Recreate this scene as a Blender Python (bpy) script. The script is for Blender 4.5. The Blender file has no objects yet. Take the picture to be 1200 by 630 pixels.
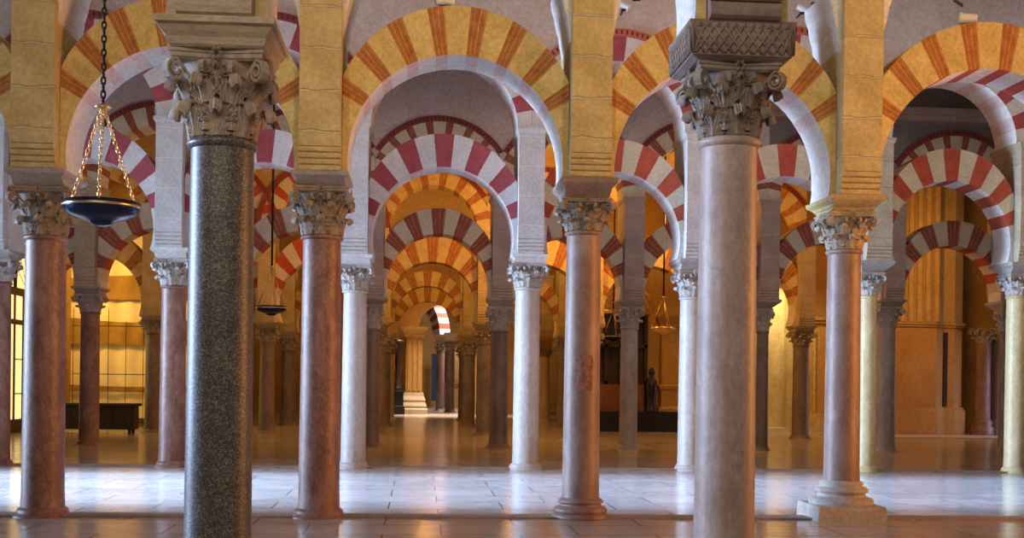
import bpy, bmesh, math, random
from math import sin, cos, pi, sqrt, atan2, asin
from mathutils import Vector, Matrix
random.seed(7)
SC = bpy.context.scene
COL = SC.collection

# ------------------------------------------------------------------ materials
def new_mat(name):
    m = bpy.data.materials.new(name); m.use_nodes = True
    nt = m.node_tree
    return m, nt, nt.nodes['Principled BSDF']

def N(nt, kind, **kw):
    n = nt.nodes.new(kind)
    for k, v in kw.items():
        if k in n.inputs: n.inputs[k].default_value = v
        else: setattr(n, k, v)
    return n

def ramp(nt, fac, stops):
    r = nt.nodes.new('ShaderNodeValToRGB')
    e = r.color_ramp.elements
    while len(e) < len(stops): e.new(0.5)
    for el, (p, c) in zip(e, stops):
        el.position = p; el.color = (c[0], c[1], c[2], 1)
    nt.links.new(fac, r.inputs['Fac'])
    return r.outputs['Color']

def mix(nt, a, b, fac, mode='MIX'):
    m = nt.nodes.new('ShaderNodeMix'); m.data_type = 'RGBA'; m.blend_type = mode
    for s, v in ((m.inputs[0], fac), (m.inputs[6], a), (m.inputs[7], b)):
        if hasattr(v, 'is_linked') or isinstance(v, bpy.types.NodeSocket): nt.links.new(v, s)
        elif isinstance(v, (int, float)): s.default_value = v
        else: s.default_value = (v[0], v[1], v[2], 1)
    return m.outputs[2]

def coords(nt, scale=(1, 1, 1), kind='Object', rnd=True):
    tc = nt.nodes.new('ShaderNodeTexCoord')
    mp = nt.nodes.new('ShaderNodeMapping'); mp.inputs['Scale'].default_value = scale
    nt.links.new(tc.outputs[kind], mp.inputs['Vector'])
    if rnd:                                        # each copy of a thing gets its own stretch of stone
        oi = nt.nodes.new('ShaderNodeObjectInfo')
        mul = N(nt, 'ShaderNodeMath', operation='MULTIPLY'); mul.inputs[1].default_value = 37.0
        nt.links.new(oi.outputs['Random'], mul.inputs[0])
        nt.links.new(mul.outputs[0], mp.inputs['Location'])
    return mp.outputs['Vector']

def noise(nt, vec, scale, detail=6, rough=0.6, dist=0.0):
    n = N(nt, 'ShaderNodeTexNoise'); n.inputs['Scale'].default_value = scale
    n.inputs['Detail'].default_value = detail; n.inputs['Roughness'].default_value = rough
    n.inputs['Distortion'].default_value = dist
    nt.links.new(vec, n.inputs['Vector'])
    return n.outputs['Fac']

def bump(nt, bsdf, h, strength, dist=0.02):
    b = N(nt, 'ShaderNodeBump'); b.inputs['Strength'].default_value = strength
    b.inputs['Distance'].default_value = dist
    nt.links.new(h, b.inputs['Height']); nt.links.new(b.outputs['Normal'], bsdf.inputs['Normal'])

def stone(name, c1, c2, c3=None, scale=3.0, fine=28.0, rough=0.75, bmp=0.35, dist=0.02, stretch=(1, 1, 1), spec=0.3, veins=None):
    m, nt, b = new_mat(name)
    v = coords(nt, stretch)
    n1 = noise(nt, v, scale, 8, 0.65, 0.6)
    stops = [(0.32, c1), (0.66, c2)] if c3 is None else [(0.3, c1), (0.5, c2), (0.7, c3)]
    col = ramp(nt, n1, stops)
    n2 = noise(nt, v, fine, 4, 0.7)
    g = ramp(nt, n2, [(0.3, (0.72, 0.72, 0.72)), (0.7, (1.18, 1.18, 1.18))])
    col = mix(nt, col, g, 0.8, 'MULTIPLY')
    if veins:
        n3 = noise(nt, v, scale * 1.6, 6, 0.55, 2.2)
        vm = ramp(nt, n3, [(0.47, (0, 0, 0)), (0.5, (1, 1, 1)), (0.53, (0, 0, 0))])
        sep = nt.nodes.new('ShaderNodeSeparateColor'); nt.links.new(vm, sep.inputs[0])
        mm = N(nt, 'ShaderNodeMath', operation='MULTIPLY'); mm.inputs[1].default_value = 0.65
        nt.links.new(sep.outputs[0], mm.inputs[0])
        col = mix(nt, col, veins, mm.outputs[0])
    nt.links.new(col, b.inputs['Base Color'])
    b.inputs['Roughness'].default_value = rough
    b.inputs['Specular IOR Level'].default_value = spec
    add = N(nt, 'ShaderNodeMath', operation='ADD')
    nt.links.new(n1, add.inputs[0]); nt.links.new(n2, add.inputs[1])
    bump(nt, b, add.outputs[0], bmp, dist)
    return m

def granite():
    m, nt, b = new_mat('granite')
    v = coords(nt)
    vo = N(nt, 'ShaderNodeTexVoronoi'); vo.inputs['Scale'].default_value = 150.0
    nt.links.new(v, vo.inputs['Vector'])
    sep = nt.nodes.new('ShaderNodeSeparateColor'); nt.links.new(vo.outputs['Color'], sep.inputs[0])
    col = ramp(nt, sep.outputs[0], [(0.0, (0.025, 0.027, 0.028)), (0.5, (0.07, 0.073, 0.073)), (0.78, (0.13, 0.12, 0.11)), (1.0, (0.27, 0.235, 0.19))])
    n = noise(nt, v, 5, 5, 0.6)
    g = ramp(nt, n, [(0.3, (0.75, 0.78, 0.8)), (0.7, (1.15, 1.1, 1.05))])
    col = mix(nt, col, g, 1.0, 'MULTIPLY')
    nt.links.new(col, b.inputs['Base Color'])
    b.inputs['Roughness'].default_value = 0.42
    bump(nt, b, sep.outputs[0], 0.12, 0.004)
    return m

def coursed(name, c1, c2, joint, course=0.44, rough=0.85, bmp=0.9):
    """sandstone blocks laid in courses: thin pale joints across, rough faces"""
    m, nt, b = new_mat(name)
    v = coords(nt, (1, 1, 1), rnd=False)
    n1 = noise(nt, v, 2.2, 8, 0.7, 0.4); n2 = noise(nt, v, 22, 5, 0.7); n3 = noise(nt, v, 60, 3, 0.6)
    col = ramp(nt, n1, [(0.32, c1), (0.65, c2)])
    g = ramp(nt, n2, [(0.3, (0.75, 0.72, 0.66)), (0.68, (1.15, 1.15, 1.12))])
    col = mix(nt, col, g, 0.75, 'MULTIPLY')
    sx = nt.nodes.new('ShaderNodeSeparateXYZ'); nt.links.new(v, sx.inputs[0])
    wob = N(nt, 'ShaderNodeMath', operation='MULTIPLY_ADD'); wob.inputs[1].default_value = 0.09
    nt.links.new(noise(nt, v, 5, 3, 0.6), wob.inputs[0]); nt.links.new(sx.outputs[2], wob.inputs[2])
    pm = N(nt, 'ShaderNodeMath', operation='PINGPONG'); pm.inputs[1].default_value = course / 2
    nt.links.new(wob.outputs[0], pm.inputs[0])
    jm = ramp(nt, pm.outputs[0], [(0.006, (1, 1, 1)), (0.016, (0, 0, 0))])
    sep = nt.nodes.new('ShaderNodeSeparateColor'); nt.links.new(jm, sep.inputs[0])
    jf = N(nt, 'ShaderNodeMath', operation='MULTIPLY'); jf.inputs[1].default_value = 0.55
    nt.links.new(sep.outputs[0], jf.inputs[0])
    col = mix(nt, col, joint, jf.outputs[0])
    nt.links.new(col, b.inputs['Base Color'])
    b.inputs['Roughness'].default_value = rough; b.inputs['Specular IOR Level'].default_value = 0.2
    h = N(nt, 'ShaderNodeMath', operation='ADD'); nt.links.new(n2, h.inputs[0]); nt.links.new(n1, h.inputs[1])
    h2 = N(nt, 'ShaderNodeMath', operation='MULTIPLY_ADD'); h2.inputs[1].default_value = -0.7
    nt.links.new(sep.outputs[0], h2.inputs[0]); nt.links.new(h.outputs[0], h2.inputs[2])
    bump(nt, b, h2.outputs[0], bmp, 0.04)
    return m

def brickwork(name, c1, c2, mortar, ncourse=3.0):
    """voussoir of thin bricks: courses run along the voussoir's U coordinate"""
    m, nt, b = new_mat(name)
    tc = nt.nodes.new('ShaderNodeTexCoord')
    sx = nt.nodes.new('ShaderNodeSeparateXYZ'); nt.links.new(tc.outputs['UV'], sx.inputs[0])
    v = coords(nt, rnd=False)
    n1 = noise(nt, v, 9, 6, 0.7); n2 = noise(nt, v, 40, 4, 0.7)
    wob = N(nt, 'ShaderNodeMath', operation='MULTIPLY_ADD'); wob.inputs[1].default_value = 0.12
    nt.links.new(noise(nt, v, 14, 3, 0.6), wob.inputs[0]); nt.links.new(sx.outputs[0], wob.inputs[2])
    pm = N(nt, 'ShaderNodeMath', operation='PINGPONG'); pm.inputs[1].default_value = 0.5 / ncourse
    nt.links.new(wob.outputs[0], pm.inputs[0])
    jm = ramp(nt, pm.outputs[0], [(0.012, (1, 1, 1)), (0.035, (0, 0, 0))])
    sep = nt.nodes.new('ShaderNodeSeparateColor'); nt.links.new(jm, sep.inputs[0])
    jf = N(nt, 'ShaderNodeMath', operation='MULTIPLY'); nt.links.new(sep.outputs[0], jf.inputs[0]); nt.links.new(n1, jf.inputs[1])
    col = ramp(nt, n1, [(0.3, c1), (0.68, c2)])
    g = ramp(nt, n2, [(0.3, (0.75, 0.75, 0.75)), (0.7, (1.2, 1.15, 1.1))])
    col = mix(nt, col, g, 0.8, 'MULTIPLY')
    col = mix(nt, col, mortar, jf.outputs[0])
    nt.links.new(col, b.inputs['Base Color'])
    b.inputs['Roughness'].default_value = 0.88; b.inputs['Specular IOR Level'].default_value = 0.2
    h = N(nt, 'ShaderNodeMath', operation='SUBTRACT'); nt.links.new(n2, h.inputs[0]); nt.links.new(sep.outputs[0], h.inputs[1])
    bump(nt, b, h.outputs[0], 0.5, 0.02)
    return m

def plain(name, c, rough=0.6, metal=0.0, spec=0.4, bmp=0.0, emit=None, strength=0.0, var=0.15, scale=8.0):
    m, nt, b = new_mat(name)
    v = coords(nt)
    n = noise(nt, v, scale, 5, 0.6)
    lo = tuple(x * (1 - var) for x in c); hi = tuple(min(1, x * (1 + var)) for x in c)
    nt.links.new(ramp(nt, n, [(0.3, lo), (0.7, hi)]), b.inputs['Base Color'])
    b.inputs['Roughness'].default_value = rough; b.inputs['Metallic'].default_value = metal
    b.inputs['Specular IOR Level'].default_value = spec
    if bmp: bump(nt, b, n, bmp, 0.01)
    if emit:
        b.inputs['Emission Color'].default_value = (*emit, 1); b.inputs['Emission Strength'].default_value = strength
    return m

def wood(name, c1, c2, rough=0.5):
    m, nt, b = new_mat(name)
    v = coords(nt, (6, 6, 0.6))
    n = noise(nt, v, 3, 6, 0.6, 1.0)
    nt.links.new(ramp(nt, n, [(0.3, c1), (0.7, c2)]), b.inputs['Base Color'])
    b.inputs['Roughness'].default_value = rough
    bump(nt, b, n, 0.2, 0.005)
    return m

def floor_mat():
    m, nt, b = new_mat('worn_marble_paving')
    v = coords(nt, rnd=False)
    br = N(nt, 'ShaderNodeTexBrick'); br.inputs['Scale'].default_value = 1.0
    br.inputs['Brick Width'].default_value = 1.35; br.inputs['Row Height'].default_value = 0.78
    br.inputs['Mortar Size'].default_value = 0.010; br.inputs['Mortar Smooth'].default_value = 0.3
    br.inputs['Color1'].default_value = (0.40, 0.365, 0.325, 1); br.inputs['Color2'].default_value = (0.34, 0.31, 0.275, 1)
    br.inputs['Mortar'].default_value = (0.09, 0.075, 0.06, 1); br.inputs['Bias'].default_value = 0.0
    br.offset = 0.43
    nt.links.new(v, br.inputs['Vector'])
    n1 = noise(nt, v, 1.3, 8, 0.65, 1.2)
    g = ramp(nt, n1, [(0.3, (0.78, 0.76, 0.72)), (0.5, (1, 1, 1)), (0.72, (1.15, 1.12, 1.08))])
    col = mix(nt, br.outputs['Color'], g, 0.9, 'MULTIPLY')
    nt.links.new(col, b.inputs['Base Color'])
    rr = ramp(nt, noise(nt, v, 2.4, 6, 0.7), [(0.3, (0.13, 0.13, 0.13)), (0.7, (0.21, 0.21, 0.21))])
    nt.links.new(rr, b.inputs['Roughness'])
    b.inputs['Specular IOR Level'].default_value = 0.3
    h = N(nt, 'ShaderNodeMath', operation='MULTIPLY_ADD'); h.inputs[1].default_value = -0.5
    nt.links.new(br.outputs['Fac'], h.inputs[0]); nt.links.new(noise(nt, v, 2.2, 2, 0.4), h.inputs[2])
    bump(nt, b, h.outputs[0], 0.05, 0.02)
    return m

M_ = {
    'floor': floor_mat(),
    'granite': granite(),
    'pinkmarble': stone('pale_pink_marble', (0.31, 0.225, 0.19), (0.42, 0.325, 0.285), (0.51, 0.43, 0.395), 2.6, 34, 0.45, 0.16, 0.012, (1, 1, 0.45), 0.4, veins=(0.30, 0.235, 0.21)),
    'redmarble': stone('red_marble', (0.11, 0.045, 0.033), (0.20, 0.095, 0.072), (0.32, 0.20, 0.17), 5.0, 36, 0.46, 0.14, 0.01, (1, 1, 0.5), 0.5, veins=(0.33, 0.21, 0.175)),
    'rosemarble': stone('rose_marble', (0.15, 0.085, 0.065), (0.235, 0.15, 0.125), (0.33, 0.255, 0.23), 4.0, 36, 0.48, 0.14, 0.01, (1, 1, 0.5), 0.5, veins=(0.26, 0.15, 0.12)),
    'whitemarble': stone('white_marble', (0.38, 0.335, 0.32), (0.50, 0.455, 0.445), None, 3.0, 26, 0.5, 0.10, 0.01, (1, 1, 0.4), 0.5, veins=(0.36, 0.32, 0.30)),
    'scar': stone('rough_scarred_stone', (0.16, 0.075, 0.055), (0.36, 0.21, 0.16), None, 14, 40, 0.8, 0.8, 0.02),
    'greymarble': stone('grey_marble', (0.27, 0.24, 0.24), (0.42, 0.39, 0.39), None, 3.5, 26, 0.4, 0.10, 0.01, (1, 1, 0.5), 0.4),
    'darkmarble': stone('dark_brown_marble', (0.12, 0.09, 0.08), (0.23, 0.18, 0.16), None, 3.5, 26, 0.4, 0.10, 0.01, (1, 1, 0.5), 0.4),
    'creammarble': stone('cream_marble', (0.45, 0.35, 0.17), (0.60, 0.49, 0.28), None, 3.5, 26, 0.45, 0.12, 0.01, (1, 1, 0.5), 0.4),
    'capstone': stone('carved_capital_stone', (0.27, 0.215, 0.165), (0.43, 0.36, 0.29), None, 9, 40, 0.8, 0.25, 0.01),
    'capbrown': stone('brown_grey_capital_stone', (0.19, 0.155, 0.125), (0.32, 0.27, 0.225), None, 9, 40, 0.8, 0.3, 0.01),
    'capgrey': stone('grey_capital_stone', (0.33, 0.30, 0.28), (0.50, 0.46, 0.43), None, 9, 40, 0.75, 0.25, 0.01),
    'imposttan': stone('tan_impost_stone', (0.36, 0.28, 0.20), (0.50, 0.42, 0.32), None, 4, 30, 0.85, 0.35, 0.015, (1, 1, 3)),
    'impostbrown': stone('brown_carved_impost_stone', (0.20, 0.15, 0.13), (0.32, 0.25, 0.21), None, 6, 34, 0.8, 0.3, 0.012),
    'impostgrey': stone('grey_impost_stone', (0.30, 0.27, 0.24), (0.44, 0.41, 0.38), None, 5, 34, 0.8, 0.3, 0.012),
    'sand': coursed('yellow_sandstone_courses', (0.46, 0.345, 0.15), (0.64, 0.52, 0.28), (0.76, 0.69, 0.50)),
    'palepier': coursed('pale_limestone_courses', (0.46, 0.43, 0.42), (0.58, 0.55, 0.55), (0.66, 0.64, 0.64), 0.5, bmp=0.3),
    'greypier': coursed('dun_stone_courses', (0.33, 0.255, 0.23), (0.43, 0.34, 0.31), (0.5, 0.45, 0.42), 0.5, bmp=0.35),
    'tanpier': coursed('tan_stone_courses', (0.42, 0.33, 0.22), (0.54, 0.45, 0.33), (0.6, 0.53, 0.4), 0.44),
    'vstone': stone('yellow_voussoir_stone', (0.50, 0.36, 0.14), (0.68, 0.54, 0.26), None, 3, 26, 0.88, 0.5, 0.025),
    'vbrick': brickwork('orange_brick_voussoir', (0.28, 0.10, 0.035), (0.47, 0.20, 0.065), (0.70, 0.52, 0.28)),
    'vwhite': stone('white_painted_voussoir', (0.55, 0.51, 0.50), (0.66, 0.62, 0.61), None, 3, 26, 0.85, 0.2, 0.012),
    'vcream': stone('cream_painted_voussoir', (0.52, 0.45, 0.33), (0.63, 0.56, 0.43), None, 3, 26, 0.85, 0.2, 0.012),
    'vcrimson': stone('crimson_painted_voussoir', (0.29, 0.05, 0.06), (0.38, 0.085, 0.095), None, 4, 26, 0.85, 0.2, 0.012),
    'vred': stone('brick_red_painted_voussoir', (0.35, 0.055, 0.03), (0.46, 0.10, 0.055), None, 4, 26, 0.85, 0.2, 0.012),
    'vmaroon': brickwork('dark_red_brick_voussoir', (0.24, 0.06, 0.035), (0.36, 0.11, 0.07), (0.52, 0.38, 0.28)),
    'soffit': stone('worn_white_plaster', (0.62, 0.59, 0.57), (0.74, 0.71, 0.69), None, 2.5, 18, 0.85, 0.15, 0.012),
    'soffitpink': stone('faded_pink_plaster', (0.58, 0.38, 0.35), (0.70, 0.58, 0.56), None, 6, 22, 0.85, 0.15, 0.012),
    'plaster': stone('pinkish_wall_plaster', (0.53, 0.44, 0.41), (0.62, 0.53, 0.50), None, 0.9, 14, 0.9, 0.12, 0.015),
    'tanplaster': stone('tan_wall_plaster', (0.44, 0.30, 0.14), (0.54, 0.39, 0.20), None, 0.9, 14, 0.9, 0.12, 0.015),
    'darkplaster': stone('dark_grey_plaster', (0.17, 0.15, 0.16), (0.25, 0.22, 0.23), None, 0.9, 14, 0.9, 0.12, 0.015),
    'ochre': stone('ochre_wall_plaster', (0.40, 0.225, 0.06), (0.52, 0.31, 0.10), None, 0.9, 12, 0.85, 0.15, 0.015),
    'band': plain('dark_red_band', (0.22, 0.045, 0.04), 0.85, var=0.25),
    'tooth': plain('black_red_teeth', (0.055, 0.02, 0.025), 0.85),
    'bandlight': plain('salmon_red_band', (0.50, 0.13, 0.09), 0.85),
    'ceiling': stone('vault_plaster', (0.42, 0.37, 0.37), (0.50, 0.45, 0.45), None, 0.7, 10, 0.9, 0.1, 0.02),
    'bronze': plain('blackened_bronze_reflected_blue', (0.025, 0.04, 0.09), 0.22, 0.85, 0.6, var=0.2),  # the blue that the bowl reflects is put into its base colour
    'gold': plain('gilded_metal', (0.80, 0.56, 0.24), 0.28, 1.0, 0.6),
    'iron': plain('black_iron', (0.015, 0.013, 0.012), 0.5, 0.6),
    'white_metal': plain('white_lamp_housing', (0.75, 0.76, 0.78), 0.35, 0.0, 0.5),
    'lamp_glass': plain('spot_lens', (0.2, 0.22, 0.26), 0.1, 0.0, 0.7),
    'darkwood': wood('dark_walnut_wood', (0.016, 0.009, 0.006), (0.045, 0.024, 0.014)),
    'redwood': wood('reddish_wood', (0.13, 0.04, 0.02), (0.24, 0.09, 0.045)),
    'cloth': plain('cream_cloth', (0.72, 0.58, 0.32), 0.9, 0, 0.1, var=0.08, scale=3),
    'shade_strip': plain('ochre_shade_strip', (0.27, 0.15, 0.035), 0.9, 0, 0.1, var=0.15, scale=3),  # dark ochre standing in for the shadow bands on the lit drape
    'glow': plain('lit_window_glass', (0.6, 0.5, 0.3), 0.5, 0, 0.3, emit=(1.0, 0.72, 0.30), strength=1.3, var=0.05),
    'blue': plain('blue_cloth', (0.025, 0.045, 0.11), 0.8),
    'black': plain('black_stone', (0.012, 0.011, 0.011), 0.35),
}

# ------------------------------------------------------------------ mesh helpers
class MB:
    """collects faces (with material slots and optional uvs) into ONE mesh object"""
    def __init__(s): s.v = []; s.f = []; s.m = []; s.uv = []; s.sm = []
    def add(s, verts, faces, mat=0, uvs=None, smooth=False):
        o = len(s.v); s.v += [tuple(p) for p in verts]
        for i, f in enumerate(faces):
            s.f.append([o + k for k in f]); s.m.append(mat); s.sm.append(smooth)
            s.uv.append(uvs[i] if uvs else None)
    def box(s, x0, x1, y0, y1, z0, z1, mat=0):
        V = [(x0, y0, z0), (x1, y0, z0), (x1, y1, z0), (x0, y1, z0), (x0, y0, z1), (x1, y0, z1), (x1, y1, z1), (x0, y1, z1)]
        s.add(V, [(0, 3, 2, 1), (4, 5, 6, 7), (0, 1, 5, 4), (1, 2, 6, 5), (2, 3, 7, 6), (3, 0, 4, 7)], mat)
    def lathe(s, prof, seg=32, mat=0, smooth=True, cx=0, cy=0, cap=True):
        V = []; n = len(prof)
        for r, z in prof:
            for k in range(seg):
                a = 2 * pi * k / seg; V.append((cx + r * cos(a), cy + r * sin(a), z))
        F = []
        for i in range(n - 1):
            for k in range(seg):
                k2 = (k + 1) % seg
                F.append((i * seg + k, i * seg + k2, (i + 1) * seg + k2, (i + 1) * seg + k))
        s.add(V, F, mat, smooth=smooth)
        if cap:
            s.add([V[k] for k in range(seg)], [tuple(range(seg))[::-1]], mat)
            s.add([V[(n - 1) * seg + k] for k in range(seg)], [tuple(range(seg))], mat)
    def loft_sq(s, levels, mat=0, cx=0, cy=0):
        """square-section loft: levels of (half width x, half width y, z)"""
        V = []
        for hx, hy, z in levels: V += [(cx - hx, cy - hy, z), (cx + hx, cy - hy, z), (cx + hx, cy + hy, z), (cx - hx, cy + hy, z)]
        F = [(0, 3, 2, 1)]
        for i in range(len(levels) - 1):
            for k in range(4):
                k2 = (k + 1) % 4; F.append((i * 4 + k, i * 4 + k2, i * 4 + 4 + k2, i * 4 + 4 + k))
        e = (len(levels) - 1) * 4; F.append((e, e + 1, e + 2, e + 3))
        s.add(V, F, mat)
    def extrude_x(s, prof, x0, x1, mat=0, smooth=False):
        n = len(prof)
        V = [(x0, y, z) for y, z in prof] + [(x1, y, z) for y, z in prof]
        F = [tuple(range(n))[::-1], tuple(range(n, 2 * n))]
        F += [(k, (k + 1) % n, n + (k + 1) % n, n + k) for k in range(n)]
        s.add(V, F, mat)
    def tube(s, pts, r, seg=8, mat=0, closed=False):
        pts = [Vector(p) for p in pts]; n = len(pts); V = []
        for i, p in enumerate(pts):
            a = pts[(i - 1) % n] if (closed or i > 0) else p
            b = pts[(i + 1) % n] if (closed or i < n - 1) else p
            d = (b - a).normalized(); u = d.orthogonal().normalized() if i == 0 else (u - d * u.dot(d)).normalized()
            w = d.cross(u); rr = r[i] if isinstance(r, (list, tuple)) else r
            for k in range(seg):
                t = 2 * pi * k / seg; V.append(p + u * (rr * cos(t)) + w * (rr * sin(t)))
        F = []
        for i in range(n if closed else n - 1):
            j = (i + 1) % n
            for k in range(seg):
                k2 = (k + 1) % seg; F.append((i * seg + k, i * seg + k2, j * seg + k2, j * seg + k))
        if not closed: F += [tuple(range(seg))[::-1], tuple((n - 1) * seg + k for k in range(seg))]
        s.add(V, F, mat, smooth=True)
    def build(s, name, mats, parent=None, loc=None):
        me = bpy.data.meshes.new(name); me.from_pydata(s.v, [], s.f)
        for m in (mats if isinstance(mats, (list, tuple)) else [mats]): me.materials.append(M_[m] if isinstance(m, str) else m)
        me.polygons.foreach_set('material_index', s.m); me.polygons.foreach_set('use_smooth', s.sm)
        if any(u is not None for u in s.uv):
            L = me.uv_layers.new(name='UVMap')
            for p, uv in zip(me.polygons, s.uv):
                if uv:
                    for li, c in zip(p.loop_indices, uv): L.data[li].uv = c
        me.validate(); me.update()
        o = bpy.data.objects.new(name, me); COL.objects.link(o)
        if parent: o.parent = parent
        if loc: o.location = loc
        return o

def thing(name, label, cat, loc=(0, 0, 0), group=None):
    o = bpy.data.objects.new(name, None); COL.objects.link(o); o.location = loc
    o.empty_display_size = 0.2
    return tag(o, label, cat, group)
def tag(o, label, cat, group=None):
    o['label'] = label; o['category'] = cat; o['kind'] = 'thing'
    if group: o['group'] = group
    return o
def struct(o): o['kind'] = 'structure'; return o
def share(name, me, parent, loc=(0, 0, 0), scale=(1, 1, 1), mat=None):
    o = bpy.data.objects.new(name, me); COL.objects.link(o); o.parent = parent; o.location = loc; o.scale = scale
    if mat:
        o.material_slots[0].link = 'OBJECT'; o.material_slots[0].material = M_[mat]
    return o

# ------------------------------------------------------------------ the lattice of the hall
ROW = dict(A=6.85, B=13.21, C=20.52, D=26.9, E=32.78, F=39.0, G=45.2)
LINE = {-2: -8.95, -1: -5.98, 0: -2.97, 1: 0.0, 2: 2.91, 3: 5.88, 4: 8.97, 5: 11.80, 6: 14.76}

# ------------------------------------------------------------------ capital (Corinthian): bell, two tiers of leaves, corner volutes
def capital_mesh(name, lower_curl=0.055, seg=9, rows=9, detail=True):
    b = MB(); H = 0.45
    bell = lambda z: 0.175 + 0.02 * (z / H) + 0.075 * (max(0, z / H - 0.35) / 0.65) ** 2
    b.lathe([(bell(z), z) for z in [0, .05, .12, .2, .27, .33, .38, .40]], 28, 0)
    def leaf(phi, z0, h, W, curl, out):
        V = []; nu, nv = seg, rows
        # centre line: up the bell then over and down in a curl
        for j in range(nv + 1):
            t = j / nv
            if t < 0.68:
                q = t / 0.68; z = z0 + h * q; r = bell(z) + 0.012 + out * q ** 2.2
            else:
                q = (t - 0.68) / 0.32; a = q * 3.3
                z = z0 + h + curl * sin(a) * 0.62 - curl * 0.30 * q; r = bell(z0 + h) + 0.012 + out + curl * (1 - cos(a)) * 0.52
            wprof = W * (0.72 + 0.45 * sin(min(1, t * 1.15) * pi * 0.8)) * (1 if t < 0.68 else (1 - 0.72 * ((t - 0.68) / 0.32) ** 1.3))
            lob = 1 + 0.24 * sin(t * pi * 11)
            for i in range(nu + 1):
                u = -1 + 2 * i / nu
                x = u * wprof * (1 + (lob - 1) * abs(u) ** 1.5)
                ph = abs(u) * (4.2 - 1.2 * t) - 2.6 * t; rib = 0.016 * (1 - abs(u)) ** 4 + 0.0085 * cos(2 * pi * ph) * min(1, 2.2 * abs(u)) - (0.014 + 0.022 * max(0, t - .6)) * u * u
                rr = r + rib
                V.append((cos(phi) * rr - sin(phi) * x, sin(phi) * rr + cos(phi) * x, z - 0.016 * abs(u) ** 1.5 * (t > 0.4)))
        F = []; w = nu + 1
        for j in range(nv):
            for i in range(nu): F.append((j * w + i, j * w + i + 1, (j + 1) * w + i + 1, (j + 1) * w + i))
        b.add(V, F, 0, smooth=True)
        # thickness: an inner skin and a rim
        V2 = [(x - cos(phi) * 0.014, y - sin(phi) * 0.014, z) for x, y, z in V]
        b.add(V2, [f[::-1] for f in F], 0, smooth=True)
        rim = [i for i in range(w)] + [j * w + nu for j in range(1, nv + 1)] + [nv * w + i for i in range(nu - 1, -1, -1)] + [j * w for j in range(nv - 1, 0, -1)]
        VV = [V[i] for i in rim] + [V2[i] for i in rim]; n = len(rim)
        b.add(VV, [(k, n + k, n + (k + 1) % n, (k + 1) % n) for k in range(n)], 0)
    for k in range(8): leaf(2 * pi * k / 8 + pi / 2, 0.0, 0.15, 0.074, lower_curl, 0.026)
    for k in range(8): leaf(2 * pi * (k + .5) / 8 + pi / 2, 0.03, 0.255, 0.072, lower_curl, 0.034)
    def scroll(phi, x_off, r_end, z_end, w, R):
        # ribbon rising from between the leaves and rolling up below the abacus
        path = []
        for q in [0, .25, .5, .75, 1.0]: path.append((0.20 + (r_end - 0.20) * q ** 1.8, 0.22 + (z_end + R - 0.22) * q))
        for a in range(1, 20):
            t = a / 19 * 3.6 * pi; rad = R * (1 - 0.72 * a / 19)
            path.append((r_end + rad * sin(t) * 0.95, z_end + rad * cos(t)))
        V = []
        for i, (r, z) in enumerate(path):
            p = path[max(0, i - 1)]; n_ = path[min(len(path) - 1, i + 1)]
            d = Vector((n_[0] - p[0], n_[1] - p[1])).normalized(); nx, nz = -d.y, d.x
            for sx_, th in ((-1, .008), (1, .008), (1, -.008), (-1, -.008)):
                rr = r + nx * th; zz = z + nz * th; x = x_off + sx_ * w * min(1, 0.6 + 0.1 * i)
                V.append((cos(phi) * rr - sin(phi) * x, sin(phi) * rr + cos(phi) * x, zz))
        F = []
        for i in range(len(path) - 1):
            for k in range(4): F.append((i * 4 + k, i * 4 + (k + 1) % 4, i * 4 + 4 + (k + 1) % 4, i * 4 + 4 + k))
        b.add(V, F, 0)
        pass
    for k in range(4): scroll(pi / 4 + k * pi / 2, 0, 0.335, 0.335, 0.026, 0.062)
    for k in range(4):                                   # inner helices and the leaf under the middle of each side
        for s_ in (-1, 1): scroll(k * pi / 2 + s_ * 0.24, s_ * 0.01, 0.262, 0.35, 0.014, 0.034)
        leaf(k * pi / 2, 0.25, 0.12, 0.04, 0.03, 0.015)
    o = b.build(name, 'capstone'); me = o.data
    COL.objects.unlink(o); bpy.data.objects.remove(o)
    return me
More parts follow.
